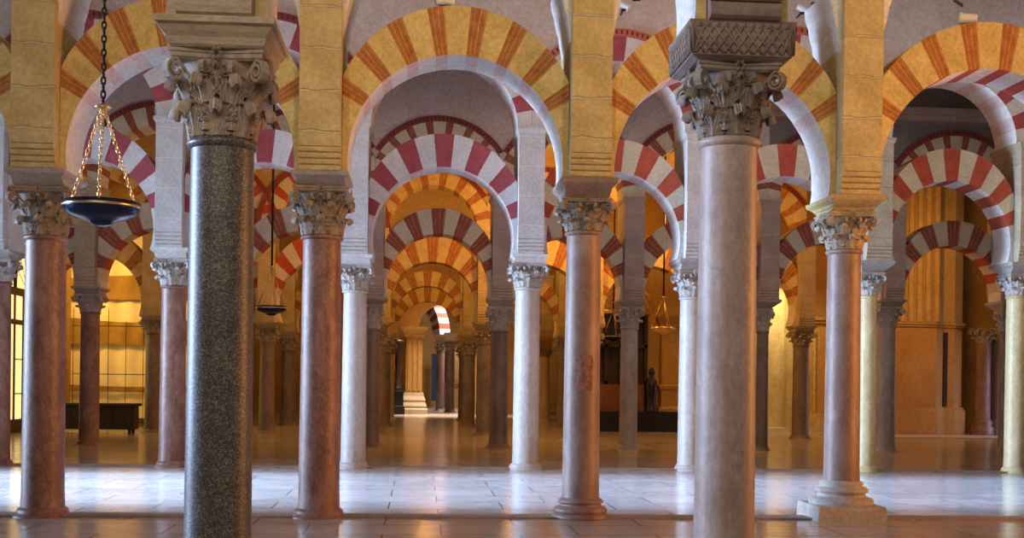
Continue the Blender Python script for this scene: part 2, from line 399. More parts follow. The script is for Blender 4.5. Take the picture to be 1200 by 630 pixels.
def abacus_mesh():
    b = MB(); V = []; n = 10; lv = [(0.92, 0.395), (1.0, 0.41), (1.0, 0.43), (1.04, 0.435), (1.04, 0.455)]
    ring = []
    for k in range(4):
        a0 = pi / 4 + k * pi / 2
        for j in range(n):
            t = j / n; c = 1 - 0.16 * sin(pi * t)
            p0 = Vector((cos(a0), sin(a0))); p1 = Vector((cos(a0 + pi / 2), sin(a0 + pi / 2)))
            ring.append((p0 * (1 - t) + p1 * t) * 0.385 * c * (0.96 if j == 0 else 1))
    m = len(ring)
    for s_, z in lv: V += [(p.x * s_, p.y * s_, z) for p in ring]
    F = [tuple(range(m))[::-1]]
    for i in range(len(lv) - 1):
        for k in range(m): F.append((i * m + k, i * m + (k + 1) % m, (i + 1) * m + (k + 1) % m, (i + 1) * m + k))
    F.append(tuple((len(lv) - 1) * m + k for k in range(m)))
    b.add(V, F)
    for k in range(4):                                   # fleuron in the middle of each side: a rosette of petals
        a = k * pi / 2; cx, cy = cos(a) * 0.275, sin(a) * 0.275
        for j in range(6):
            t = j * pi / 3; ox = 0.026 * cos(t); oz = 0.026 * sin(t)
            pc = Vector((cx - sin(a) * ox, cy + cos(a) * ox, 0.425 + oz))
            b.add([pc + Vector((cos(a) * .02, sin(a) * .02, 0)), pc + Vector((-sin(a) * .016, cos(a) * .016, 0)), pc + Vector((0, 0, .016)),
                   pc - Vector((-sin(a) * .016, cos(a) * .016, 0)), pc - Vector((0, 0, .016))],
                  [(0, 1, 2), (0, 2, 3), (0, 3, 4), (0, 4, 1)])
    o = b.build('abacus', 'capstone'); me = o.data; COL.objects.unlink(o); bpy.data.objects.remove(o)
    return me
CAP_BOLD = capital_mesh('capital_bold', 0.072, 28, 44)
CAP_FAR = capital_mesh('capital_plain', 0.06, 12, 22)
ABACUS = abacus_mesh()

IMP = {}
RN = dict(A='front', B='second', C='third', D='fourth', E='fifth', F='sixth', G='seventh', H='end', Z='end')
def column(row, x, dia, astr, captop, imptop, label, shaft_m, cap_m='capgrey', imp_m='impostgrey', base='ring', impost='taper', wp=0.44, bold=False, group=None):
    y = ROW[row]; IMP[(row, round(x, 3))] = imptop
    t = thing('marble_column', label, 'column', (x, y, 0), group or 'marble columns of the %s row' % RN[row])
    r = dia / 2; zb = 0.0
    seg = 48 if row in 'AB' else 32
    b = MB()
    if base == 'attic':
        zb = 0.20
        b.lathe([(r * 1.55, 0), (r * 1.58, .02), (r * 1.5, .055), (r * 1.42, .06)], seg)
        b.lathe([(r * 1.36, .05), (r * 1.45, .075), (r * 1.46, .10), (r * 1.36, .125), (r * 1.18, .135), (r * 1.12, .15), (r * 1.14, .165), (r * 1.24, .175), (r * 1.25, .19), (r * 1.16, .21), (r * 1.02, .23)], seg)
    elif base == 'plinth':
        zb = 0.42
        b.loft_sq([(r * 1.95, r * 1.95, 0), (r * 1.93, r * 1.93, .13), (r * 1.88, r * 1.9, .17)])
        b.lathe([(r * 1.75, .14), (r * 1.82, .18), (r * 1.80, .225), (r * 1.62, .245), (r * 1.42, .255), (r * 1.33, .28), (r * 1.36, .30), (r * 1.5, .31), (r * 1.5, .34), (r * 1.36, .365), (r * 1.15, .375), (r * 1.22, .39), (r * 1.2, .42), (r * 1.02, .44)], seg)
    else:
        zb = 0.09
        b.lathe([(r * 1.42, 0), (r * 1.42, .015), (r * 1.22, .03), (r * 1.2, .06), (r * 1.14, .085), (r * 1.02, .10)], seg)
    b.build('base', shaft_m if base != 'plinth' else 'impostgrey', t)
    s = MB(); n = 14
    za = astr - 0.055
    prof = [(r * (1.03 if i == 0 else 1.0 - 0.075 * (i / n) ** 1.4), zb + (za - zb) * i / n) for i in range(n + 1)]
    s.lathe(prof, seg); s.build('shaft', shaft_m, t)
    rt = r * 0.925
    a = MB(); a.lathe([(rt, za), (rt * 1.06, za + .006), (rt * 1.13, za + .022), (rt * 1.13, za + .036), (rt * 1.05, za + .052), (rt * .98, za + .055)], seg)
    a.build('necking_ring', shaft_m, t)
    hc = captop - astr; k = rt / 0.18
    cp = share('capital', CAP_BOLD if bold else CAP_FAR, t, (0, 0, astr), (k, k, hc / 0.455), cap_m)
    share('abacus', ABACUS, cp, (0, 0, 0), (.97, .97, 1), cap_m)
    i_ = MB(); h = imptop - captop; hw = wp / 2; z = captop; hd = 0.46
    if impost == 'moulded':
        i_.loft_sq([(.245, .26, z), (.26, .275, z + .012), (.275, .29, z + .045), (.262, .28, z + .05), (.285, .305, z + .075), (.305, .325, z + .10), (.295, .315, z + .104), (.32, .34, z + .115), (.32, .34, z + h)])
    elif impost == 'carved':
        i_.loft_sq([(.245, .24, z), (.275, .27, z + .015), (.285, .28, z + .02), (.297, .29, z + h * .82), (.305, .30, z + h)])
        # carved net of diagonal ridges on the four faces, framed by a row of beads
        for f in range(4):
            hx, hy = (.290, .285) if f % 2 == 0 else (.285, .290)
            R = Matrix.Rotation(f * pi / 2, 3, 'Z')
            for q in range(-6, 7):
                for d in (-1, 1):
                    xa = q * 0.055; p = []
                    for tt in (0, 1):
                        xx = xa + d * (tt - .5) * 0.10; xx = max(-hx + .01, min(hx - .01, xx))
                        p.append(R @ Vector((xx, -hy - .002 - tt * .006, z + .03 + tt * h * .66)))
                    if (p[1] - p[0]).length > .05: i_.tube(p, .0075, 5)
            for q in range(-5, 6):
                c = R @ Vector((q * .05, -hy - .010, z + h * .88))
                i_.add([c + R @ Vector(o) for o in ((-.016, 0, -.014), (.016, 0, -.014), (.016, 0, .014), (-.016, 0, .014), (0, -.014, 0))], [(0, 1, 4), (1, 2, 4), (2, 3, 4), (3, 0, 4)])
    else:
        top = hw + .085
        i_.loft_sq([(rt * 1.2, rt * 1.25, z), (rt * 1.3, rt * 1.4, z + h * .12), (top - .05, hd - .09, z + h * .5), (top, hd - .03, z + h * .72), (top, hd, z + h)])
    i_.build('impost_block', imp_m, t)
    return t

# ------------------------------------------------------------------ piers above the columns
def pier(row, x, z0, z1, label, m, wp=0.44, depth=1.06, flare=True, rolls=4, group=None):
    y = ROW[row]
    t = thing('stone_pier', label, 'pier', (x, y, z0), group or 'stone piers of the %s row' % RN[row])
    hw = wp / 2; hd = depth / 2; rh = 0.095 if row == 'A' else 0.062; rb = 0.034 if row == 'A' else 0.022
    # profile of the shaft above the roll corbels
    s = MB(); zr = rolls * rh
    nlev = max(2, int((z1 - z0 - zr) / 0.44)); lv = []
    lv = [(hw, hd, zr)] + [(hw - random.uniform(0, .006), hd + random.uniform(-.006, .006), zr + (z1 - z0 - zr) * k / nlev) for k in range(1, nlev)] + [(hw, hd, z1 - z0)]
    s.loft_sq(lv); s.build('shaft', m, t)
    c = MB(); pr = []
    for k in range(rolls):
        base = hd - 0.075 * (1 - k / rolls)
        for j in range(5):
            a = -pi / 2 + pi * j / 4
            pr.append((-(base + rb * cos(a)), k * rh + rh / 2 + rh * 0.5 * sin(a)))
    front = pr; back = [(-yy, zz) for yy, zz in reversed(pr)]
    c.extrude_x(front + back, -hw, hw); c.build('roll_corbel', m, t)
    if flare:                                            # bracket spreading sideways under the upper arch
        zt = z1 - z0
        for s_ in (-1, 1):
            f = MB()
            P = [(hw, zt - .66), (hw + .012, zt - .62), (hw + .035, zt - .5), (hw + .045, zt - .42), (hw + .08, zt - .30), (hw + .095, zt - .2), (hw + .13, zt - .1), (hw + .14, zt), (hw, zt)]
            V = [(s_ * a, -.42, zz) for a, zz in P] + [(s_ * a, .42, zz) for a, zz in P]; n = len(P)
            F = [tuple(range(n)), tuple(range(n, 2 * n))[::-1]] + [(k, n + k, n + (k + 1) % n, (k + 1) % n) for k in range(n)]
            f.add(V, F)
            f.build('bracket', 'soffit' if row == 'B' else m, t)
    else:
        k = MB(); zt = z1 - z0
        k.loft_sq([(hw + .002, hd + .002, zt - .10), (hw + .02, hd + .015, zt - .08), (hw + .035, hd + .03, zt - .04), (hw + .035, hd + .03, zt)])
        k.build('cornice', m, t)
    return t

# ------------------------------------------------------------------ arches
def arch_ring(b, xc, y, th, zc, r, outer, a0, a1, nv, nsub=4, first=0, soff=True, wedge=None):
    """voussoirs between angles a0..a1 (radians), alternating slots 0/1; soffit slots 2/3.  outer(a) gives the outer distance along the ray"""
    ws = wedge or (1.0, 1.0); tot = sum(ws[(k + first) % 2] for k in range(nv)); a = a0
    for k in range(nv):
        kind = (k + first) % 2
        da = (a1 - a0) * ws[kind] / tot; j = random.uniform(-.005, .005)
        A = [a + da * i / nsub for i in range(nsub + 1)]; a += da
        In = [(xc + r * cos(q), zc + r * sin(q)) for q in A]
        Ou = [(xc + outer(q) * cos(q), zc + outer(q) * sin(q)) for q in A]
        y0 = y - th / 2 + j; y1 = y + th / 2 - j; n = nsub + 1
        for yy, fl in ((y0, False), (y1, True)):
            V = [(p[0], yy, p[1]) for p in In] + [(p[0], yy, p[1]) for p in Ou]
            F = []; U = []
            for i in range(nsub):
                q = (i, i + 1, n + i + 1, n + i); u0 = i / nsub; u1 = (i + 1) / nsub; uv = [(u0, 0), (u1, 0), (u1, 1), (u0, 1)]
                if not fl: q = q[::-1]; uv = uv[::-1]
                F.append(q); U.append(uv)
            b.add(V, F, kind, U)
        for P, fl, mt in ((In, True, 2 + kind if soff else kind), (Ou, False, kind)):
            V = [(p[0], y0, p[1]) for p in P] + [(p[0], y1, p[1]) for p in P]
            F = []; U = []
            for i in range(nsub):
                q = (i, i + 1, n + i + 1, n + i); u0 = i / nsub; u1 = (i + 1) / nsub; uv = [(u0, 0), (u1, 0), (u1, 1), (u0, 1)]
                if fl: q = q[::-1]; uv = uv[::-1]
                F.append(q); U.append(uv)
            b.add(V, F, mt, U)
        for q_ in (0, nsub):                              # sides of each wedge
            V = [(In[q_][0], y0, In[q_][1]), (In[q_][0], y1, In[q_][1]), (Ou[q_][0], y1, Ou[q_][1]), (Ou[q_][0], y0, Ou[q_][1])]
            b.add(V, [(0, 1, 2, 3)], kind)

def lower_arch(row, l, zs, zin, zout, label, mats, nv, first=0, wp=0.44, th=0.62, wedge=None, amin=20, group=None, springer='soffit', spface=None, r=None, square=False):
    x0 = XL[row][l] + wp / 2 + .003; x1 = XL[row][l + 1] - wp / 2 - .003; xc = (x0 + x1) / 2; hw = (x1 - x0) / 2
    y = ROW[row]; r = r or hw - 0.06; zc = zin - r
    sag = 0.80; R = (hw * hw + sag * sag) / (2 * sag); zo = zout - R
    def outer(a):
        if square: return min(hw / max(1e-6, abs(cos(a))), (zout - zc) / max(1e-6, sin(a)))
        # ray from (0,zc) to circle centred (0,zo) radius R, clipped at x=+-hw
        dz = zo - zc; bq = dz * sin(a); t = bq + sqrt(max(0, bq * bq - dz * dz + R * R))
        c = abs(cos(a)); return min(t, hw / c) if c > 1e-6 else t
    t = thing('horseshoe_arch', label, 'arch', (xc, y, zs), group or (None if row == 'H' else 'horseshoe arches of the %s row' % RN[row]))
    b = MB(); a0 = math.radians(amin)
    arch_ring(b, 0, 0, th, zc - zs, r, outer, pi - a0, a0, nv, first=first, wedge=wedge)
    b.build('voussoir_ring', mats, t)
    for s_ in (-1, 1):                                   # plain springer blocks below the voussoirs, down to the impost of that side
        z_ = IMP.get((row, round(XL[row][l if s_ < 0 else l + 1], 3)), zs) + .002
        th0 = asin(max(-1, (z_ - zc) / r)); zb = z_ - zs
        sp = MB(); n = 9; In = []; Ou = []
        for i in range(n):
            a = th0 + (a0 - th0) * i / (n - 1); In.append((s_ * r * cos(a), zc - zs + r * sin(a)))
            zt = zc - zs + outer(a0) * sin(a0); Ou.append((s_ * hw, zb + (zt - zb) * i / (n - 1)))
        for yy, fl in ((-th / 2, s_ < 0), (th / 2, s_ > 0)):
            V = [(p[0], yy, p[1]) for p in In] + [(p[0], yy, p[1]) for p in Ou]
            sp.add(V, [((i, n + i, n + i + 1, i + 1) if not fl else (i, i + 1, n + i + 1, n + i)) for i in range(n - 1)], 0)
        V = [(p[0], -th / 2, p[1]) for p in In] + [(p[0], th / 2, p[1]) for p in In]
        sp.add(V, [((i, i + 1, n + i + 1, n + i) if s_ < 0 else (i, n + i, n + i + 1, i + 1)) for i in range(n - 1)], 1, smooth=True)
        V = [(p[0], -th / 2, p[1]) for p in Ou] + [(p[0], th / 2, p[1]) for p in Ou]
        sp.add(V, [(i, i + 1, n + i + 1, n + i) for i in range(n - 1)], 0)
        V = [(In[0][0], -th / 2, zb), (In[0][0], th / 2, zb), (Ou[0][0], th / 2, zb), (Ou[0][0], -th / 2, zb)]; sp.add(V, [(0, 1, 2, 3)], 0)
        sp.build('springer', [spface or mats[0], springer], t)
    return t

def upper_arch(row, l, zs, label, mats, nv, first=0, th=0.8, ring=0.42, band=True, cross=False, wedge=None, group=None, wp=0.44, lift=0.0, bandm=('band', 'tooth')):
    x0 = XL[row][l]; x1 = XL[row][l + 1]; xc = (x0 + x1) / 2; hb = (x1 - x0) / 2 - 0.002
    y = ROW[row]; r = hb - wp / 2 - 0.02
    def outer(a):
        c = abs(cos(a)); return min(r + ring, hb / c) if c > 1e-6 else r + ring
    t = thing('round_arch', label, 'arch', (xc, y, zs), group or 'upper round arches of the %s row' % RN[row])
    b = MB(); arch_ring(b, 0, 0, th, lift, r, outer, pi, 0, nv, first=first, wedge=wedge); b.build('voussoir_ring', mats, t)
    if band:
        ro = r + ring; ri2 = ro + 0.13
        m = MB(); m2 = MB(); n = 72; am = math.acos(min(1, (hb + (0.0 if not cross else .62)) / ri2))
        A = [am + (pi - 2 * am) * i / n for i in range(n + 1)]
        lev = {-1: .034, 0: .068}.get(l, 0) if cross else 0; yb0 = -th / 2 - .03 - lev; yb1 = th / 2 + .03 + lev
        for i in range(n):
            a, c = A[i], A[i + 1]; P = []
            for q in (a, c):
                for rad in (ro, ri2):
                    xx = rad * cos(q)
                    if not cross: xx = max(-hb, min(hb, xx))
                    P.append((xx, lift + rad * sin(q)))
            for mm, ya, yb in ((m, yb0, -.352 - lev), (m2, .352 + lev, yb1)):
                V = [(p[0], ya, p[1]) for p in P] + [(p[0], yb, p[1]) for p in P]
                mm.add(V, [(0, 2, 3, 1), (4, 5, 7, 6), (1, 3, 7, 5), (0, 4, 6, 2)], 0)
            if i % 2 == 0 and not cross:                  # a row of small teeth along the band
                Q = []
                for q in (a, (a + c) / 2):
                    for rad in (ro + .035, ro + .10): Q.append((rad * cos(q), lift + rad * sin(q)))
                if max(abs(p[0]) for p in Q) < hb:
                    V = [(p[0], yb0 - .012, p[1]) for p in Q] + [(p[0], yb0, p[1]) for p in Q]
                    m.add(V, [(0, 2, 3, 1), (0, 1, 5, 4), (2, 6, 7, 3), (1, 3, 7, 5), (0, 4, 6, 2)], 1)
        m.build('extrados_moulding', list(bandm), t); m2.build('extrados_moulding', list(bandm), t)
    return t

def upper_wall(name, row, ls, zs, ring, top, m, th=0.7, wp=0.44, lift=0.0):
    """solid wall above a row of upper arches, one mesh of the setting"""
    b = MB(); y = ROW[row]; n = 72
    for l in ls:
        x0 = XL[row][l]; x1 = XL[row][l + 1]; xc = (x0 + x1) / 2; hb = (x1 - x0) / 2; ro = hb - wp / 2 - .02 + ring + .012
        P = []
        for i in range(n + 1):
            xx = -hb + 2 * hb * i / n; P.append((xc + xx, zs + lift + sqrt(max(0, ro * ro - xx * xx)) + .004))
        for i in range(n):
            (xa, za), (xb, zb) = P[i], P[i + 1]
            V = [(xa, y - th / 2, za), (xb, y - th / 2, zb), (xb, y - th / 2, top), (xa, y - th / 2, top), (xa, y + th / 2, za), (xb, y + th / 2, zb), (xb, y + th / 2, top), (xa, y + th / 2, top)]
            b.add(V, [(0, 1, 2, 3), (5, 4, 7, 6), (0, 4, 5, 1)], 0)
    return struct(b.build(name, m))

# ================================================================== THE SETTING
XL = {
 'A': {0: -2.95, 1: -.018, 2: 2.887, 3: 5.85},
 'B': {-1: -5.95, 0: -2.91, 1: .032, 2: 2.919, 3: 5.897, 4: 8.95},
 'C': {-1: -5.875, 0: -3.022, 1: .012, 2: 2.963, 3: 5.831, 4: 8.994, 5: 11.711},
 'D': {-2: -9.05, -1: -6.096, 0: -2.97, 1: .092, 2: 2.924, 3: 5.883, 4: 8.973, 5: 11.895, 6: 14.763},
 'E': {-2: -8.98, -1: -5.989, 0: -2.977, 1: .011, 2: 2.901, 3: 5.88, 4: 8.97, 5: 11.8},
 'F': {0: -3.07, 1: 0.0, 2: 2.741, 3: 5.85},
 'G': {0: -2.97, 1: 0.0, 2: 2.85, 3: 5.9},
}
TOP = 10.2
b = MB(); b.add([(-24, -3, 0), (30, -3, 0), (30, 75, 0), (-24, 75, 0)], [(0, 1, 2, 3)]); struct(b.build('floor', 'floor'))
b = MB(); b.box(-24, 30, 3.5, 75, TOP, TOP + .2); struct(b.build('ceiling', 'ceiling'))
UP = {'B': (5.85, .42), 'C': (5.78, .42), 'D': (5.66, .40), 'E': (5.58, .40), 'F': (5.5, .40)}

# ================================================================== COLUMNS
column('A', XL['A'][1], .376, 2.84, 3.30, 3.45, 'speckled dark grey granite column, large and near, under a moulded tan impost', 'granite', 'capstone', 'imposttan', impost='moulded', bold=True)
column('A', XL['A'][2], .353, 2.93, 3.33, 3.54, 'pale pinkish veined column, large and near, under an impost carved with diagonal netting', 'pinkmarble', 'capbrown', 'impostbrown', impost='carved', bold=True)
column('B', XL['B'][0], .441, 3.00, 3.50, 3.66, 'dark red column just behind the big hanging bowl lamp', 'redmarble', 'capbrown', 'impostgrey')
column('B', XL['B'][1], .445, 3.07, 3.58, 3.71, 'brownish red column standing to the right of the granite shaft', 'redmarble', 'capbrown', 'impostgrey')
column('B', XL['B'][2], .409, 3.18, 3.52, 3.72, 'rose column with a square scar on its shaft and a round stepped base', 'rosemarble', 'capbrown', 'impostbrown', base='attic')
column('B', XL['B'][3], .397, 3.04, 3.44, 3.60, 'grey rose column on a chipped square plinth with stacked rings', 'rosemarble', 'capstone', 'sand', base='plinth')
rose = [o for o in COL.objects if o.get('label', '').startswith('rose column')][0]
b = MB(); V = []; nu, nv = 8, 8
for j in range(nv + 1):
    for i in range(nu + 1):
        a = math.radians(-98 - 22 + 58 * i / nu); rr = .2045 * .965 + .005 + random.uniform(-.002, .002)
        V.append((rr * cos(a), rr * sin(a), 1.42 + .38 * j / nv))
b.add(V, [(j * 9 + i, j * 9 + i + 1, j * 9 + i + 10, j * 9 + i + 9) for j in range(nv) for i in range(nu)])
o = b.build('carved_patch', 'scar', rose); o['label'] = 'rough reddish square scar'
CL = {
 -1: (.398, 3.05, 3.41, 3.55, 'dull reddish column cut by the left edge of the picture', 'redmarble'),
 0: (.431, 3.04, 3.47, 3.64, 'mauve red column under a bluish white pier, close left of the granite shaft', 'redmarble'),
 1: (.422, 3.02, 3.43, 3.60, 'whitish column close to the right of the brownish red column', 'whitemarble'),
 2: (.456, 3.12, 3.52, 3.66, 'bluish white column standing clear in the middle, left of the rose scarred column', 'whitemarble'),
 3: (.417, 3.01, 3.46, 3.64, 'white column half hidden by the pale pinkish veined column', 'whitemarble'),
 4: (.331, 3.09, 3.49, 3.67, 'thin cream yellow column just behind the one on the square plinth', 'creammarble'),
 5: (.365, 3.14, 3.52, 3.70, 'yellowish cream column at the right edge of the picture', 'creammarble'),
}
for l, (d, a, c, i, lab, m) in CL.items():
    column('C', XL['C'][l], d, a, c, i, lab, m, 'capgrey', 'soffit' if l in (1, 2, 0) else 'impostgrey')
DL = {
 -1: (.431, 2.91, 3.29, 3.44, 'brown column in front of the dark chest by the lit cloths', 'redmarble'),
 0: (.40, 2.75, 3.2, 3.38, 'dark column hidden mostly behind the granite shaft', 'darkmarble'),
 1: (.306, 2.64, 3.18, 3.31, 'thin dark column peeping out right of the whitish column, edge of the central aisle', 'darkmarble'),
 2: (.424, 2.65, 3.17, 3.36, 'mauve brown column at the right edge of the central aisle, nearest of that side', 'darkmarble'),
 3: (.408, 2.77, 3.22, 3.38, 'mauve grey column in front of the dark wooden chapel screen', 'greymarble'),
 4: (.294, 2.73, 3.24, 3.43, 'thin dark column just right of the pale pinkish veined shaft', 'darkmarble'),
 5: (.435, 2.89, 3.33, 3.48, 'grey column with a dark foot beside the fluted chapel bay', 'greymarble'),
 6: (.299, 2.82, 3.28, 3.50, 'dark thin column close left of the yellowish column at the picture edge', 'darkmarble'),
}
for l, (d, a, c, i, lab, m) in DL.items(): column('D', XL['D'][l], d, a, c, i, lab, m, 'capgrey', 'impostgrey')
EL = {
 -1: (.459, 2.68, 3.02, 3.14, 'ochre brown column right of the glowing cloth drapes', 'darkmarble'),
 0: (.416, 2.49, 2.84, 3.00, 'shadowy column directly below the small distant bowl lamp beside the granite shaft', 'darkmarble'),
 1: (.396, 2.49, 2.82, 3.05, 'brown column on the left of the central aisle behind the thin dark one', 'darkmarble'),
 2: (.422, 2.54, 2.87, 3.10, 'brown column on the right of the central aisle, second in line', 'darkmarble'),
 3: (.42, 2.5, 2.85, 3.1, 'brown column hidden mostly behind the rose scarred shaft', 'darkmarble'),
 4: (.42, 2.5, 2.85, 3.1, 'brown column hidden mostly behind the pale pinkish veined shaft', 'darkmarble'),
 5: (.46, 2.62, 2.98, 3.14, 'dark brown column between the bright cream niche and the yellow panelling', 'darkmarble'),
}
for l, (d, a, c, i, lab, m) in EL.items(): column('E', XL['E'][l], d, a, c, i, lab, m, 'capstone', 'tanpier')
FL = {
 0: (.468, 2.42, 2.83, 3.02, 'far brown column to the right of the one under the small distant lamp', 'darkmarble'),
 1: (.44, 2.40, 2.80, 3.0, 'far column on the left of the central aisle, third in line', 'darkmarble'),
 3: (.42, 2.40, 2.80, 3.0, 'far brown column glimpsed beside the rose scarred shaft', 'darkmarble'),
 2: (.446, 2.36, 2.78, 3.00, 'far ochre column on the right of the central aisle, third in line', 'darkmarble'),
}
for l, (d, a, c, i, lab, m) in FL.items(): column('F', XL['F'][l], d, a, c, i, lab, m, 'capstone', 'tanpier')
column('G', XL['G'][1], .42, 2.45, 2.85, 3.0, 'farthest column on the left of the central aisle beside the black pedestal', 'creammarble', 'capstone', 'tanpier')
column('G', XL['G'][2], .46, 2.35, 2.75, 3.0, 'farthest column on the right of the central aisle, darkest brown', 'darkmarble', 'capstone', 'tanpier')
column('G', XL['G'][3], .40, 2.45, 2.80, 3.2, 'slim cream column far behind, just left of the rose scarred shaft', 'creammarble', 'capstone', 'ochre')

column('B', XL['B'][4], .40, 3.04, 3.44, 3.60, 'column just beyond the right picture edge carrying the far right yellow arch', 'rosemarble', 'capstone', 'sand')
column('A', XL['A'][3], .36, 2.90, 3.32, 3.5, 'near column beyond the right picture edge, in line with the big front pair', 'pinkmarble', 'capstone', 'imposttan', impost='moulded', bold=True)
column('A', XL['A'][0], .36, 2.90, 3.32, 3.5, 'near column beyond the left picture edge, in line with the big front pair', 'redmarble', 'capstone', 'imposttan', impost='moulded', bold=True)
# ================================================================== PIERS
PIER = {
 'A': ({0: (3.5, 'tan pier beyond the left picture edge', 'imposttan'), 3: (3.5, 'tan pier beyond the right picture edge', 'imposttan'), 1: (3.45, 'tan pier with rolled corbels above the granite column', 'imposttan'), 2: (3.54, 'brown pier with rolled corbels above the netted impost', 'impostbrown')}, 6.0),
 'B': ({0: (3.66, 'yellow sandstone pier above the dark red column behind the big lamp', 'sand'), 1: (3.71, 'yellow sandstone pier above the brownish red column', 'sand'),
        2: (3.72, 'yellow sandstone pier above the rose scarred column', 'sand'), 3: (3.60, 'yellow sandstone pier above the column on the square plinth', 'sand'), 4: (3.60, 'yellow sandstone pier just beyond the right picture edge', 'sand')}, 5.85),
 'C': ({-1: (3.55, 'shadowed pier above the column cut by the left picture edge', 'palepier'), 0: (3.64, 'bluish white pier above the mauve red column, left of the granite shaft', 'palepier'),
        1: (3.60, 'white pier above the whitish column, behind the brownish red one', 'palepier'), 2: (3.66, 'white pier above the bluish white column in the middle', 'palepier'),
        3: (3.64, 'pale pier above the white column hidden by the pinkish shaft', 'palepier'), 4: (3.67, 'pale cream pier above the thin cream yellow column', 'tanpier'),
        5: (3.70, 'cream pier at the right edge of the picture', 'tanpier')}, 5.78),
 'D': ({-1: (3.44, 'brown pier above the column in front of the dark chest', 'tanpier'), 0: (3.38, 'dun pier hidden mostly behind the granite shaft', 'greypier'), 1: (3.31, 'dun pier on the left of the central aisle above the thin dark column', 'greypier'),
        2: (3.36, 'dun pier on the right of the central aisle, nearest of that side', 'greypier'), 3: (3.38, 'mauve grey pier above the column before the dark chapel screen', 'greypier'),
        4: (3.43, 'dun pier seen right of the netted capital', 'greypier'), 5: (3.48, 'grey pier left of the fluted chapel bay', 'greypier'), 6: (3.50, 'dun pier right of the fluted chapel bay', 'greypier')}, 5.66),
 'E': ({-1: (3.14, 'ochre pier right of the glowing cloth drapes', 'sand'), 0: (3.00, 'yellow pier just behind the small distant bowl lamp', 'sand'), 1: (3.05, 'yellow lit pier on the left of the central aisle', 'sand'),
        2: (3.10, 'yellow lit pier on the right of the central aisle', 'sand'), 3: (3.1, 'yellow lit pier behind the rose scarred column', 'sand'), 4: (3.1, 'yellow lit pier behind the pinkish veined shaft', 'sand'), 5: (3.14, 'tan pier beside the bright cream niche', 'tanpier')}, 5.58),
 'F': ({0: (3.02, 'far yellow pier above the distant column right of the small lamp', 'sand'), 1: (3.0, 'far ochre pier left of the central aisle', 'sand'), 2: (3.0, 'far ochre pier right of the central aisle', 'sand'), 3: (3.0, 'far ochre pier glimpsed left of the rose scarred shaft', 'sand')}, 5.5),
 'G': ({1: (3.0, 'farthest ochre pier on the left of the central aisle', 'sand'), 2: (3.0, 'farthest ochre pier on the right of the central aisle', 'sand'), 3: (3.2, 'farthest ochre pier over the slim cream column', 'sand')}, 5.5),
}
for row, (dct, z1) in PIER.items():
    for l, (z0, lab, m) in dct.items():
        pier(row, XL[row][l], z0, z1, lab, m, wp=.40 if row == 'A' else .44, flare=row == 'B', depth=.80 if row == 'A' else 1.06)

# ================================================================== LOWER HORSESHOE ARCHES
Y4 = ['vstone', 'vbrick', 'soffit', 'soffitpink']
def arches(row, zs, zin, zout, spec, **kw):
    for l, (lab, mats, first, extra) in spec.items():
        k = dict(kw); k.update(extra); lower_arch(row, l, zs, k.pop('zin', zin), k.pop('zout', zout), lab, mats, k.pop('nv'), first, **k)
arches('A', 3.5, 4.85, 5.4, {
 0: ('shaded springing of a near arch left of the tan pier', ['imposttan', 'vbrick', 'soffit', 'soffitpink'], 0, {}),
 1: ('shaded near arch springing between the two big front piers', ['vstone', 'vbrick', 'soffit', 'soffitpink'], 0, {}),
 2: ('shaded springing of a near arch right of the netted impost', ['vstone', 'vbrick', 'soffit', 'soffitpink'], 0, {})}, nv=17, wp=.40, wedge=(1.45, 1), th=.5)
arches('B', 3.71, 5.02, 5.55, {
 -1: ('sliver of yellow arch at the left edge behind the sandstone pier', Y4, 0, {}),
 0: ('yellow and orange horseshoe arch behind the big hanging bowl lamp', Y4, 0, {}),
 1: ('yellow and orange horseshoe arch at the centre, a spotlight on its crown', Y4, 0, {}),
 2: ('yellow and orange horseshoe arch behind the netted impost', Y4, 0, {}),
 3: ('yellow and orange horseshoe arch at far right with red striped underside', ['vstone', 'vbrick', 'soffit', 'vred'], 0, dict(zout=5.59, zin=5.07))}, nv=17, wedge=(1.5, 1))
W4 = ['vwhite', 'vcrimson', 'soffit', 'soffitpink']; R4 = ['vcream', 'vred', 'soffit', 'soffitpink']; R5 = ['vcream', 'vred', 'soffit', 'vred']
arches('C', 3.62, 5.11, 5.67, {
 -1: ('crimson and white horseshoe arch seen through the chains of the big lamp', W4, 0, {}),
 0: ('crimson and white horseshoe arch mostly hidden by the granite column', W4, 0, {}),
 1: ('crimson and white horseshoe arch in the centre between the two white piers', W4, 0, {}),
 2: ('red and white horseshoe arch between the rose and pinkish columns', R4, 0, {}),
 3: ('red and cream horseshoe arch just right of the netted capital', R4, 0, {}),
 4: ('red and cream horseshoe arch at right, framing the fluted chapel bay', R5, 0, {})}, nv=15, amin=5, th=.62, springer='soffit', spface='vwhite')
D4 = ['palepier', 'vmaroon', 'greypier', 'vmaroon']
D4 = ['vcream', 'vmaroon', 'vcream', 'vred']
arches('D', 3.40, 4.76, 5.33, {
 -2: ('dim ochre arch above the glazed screen at far left', D4, 0, {}),
 -1: ('dim arch behind the big hanging lamp bowl, over the lit cloths', D4, 0, {}),
 0: ('dim dark red and cream arch left of the brownish red column', D4, 0, {}),
 1: ('dark red and grey horseshoe arch framing the central aisle', D4, 0, {}),
 2: ('dark red and grey arch behind the rose scarred column', D4, 0, {}),
 3: ('dark red and grey arch behind the small gilt lamp', D4, 0, {}),
 4: ('dark red and grey arch above the bright cream niche', D4, 0, {}),
 5: ('dark red and grey arch directly in front of the fluted chapel bay', ['vcream', 'vmaroon', 'vcream', 'vred'], 0, {})}, nv=15, amin=5)
E4 = ['vstone', 'vbrick', 'vstone', 'vbrick']
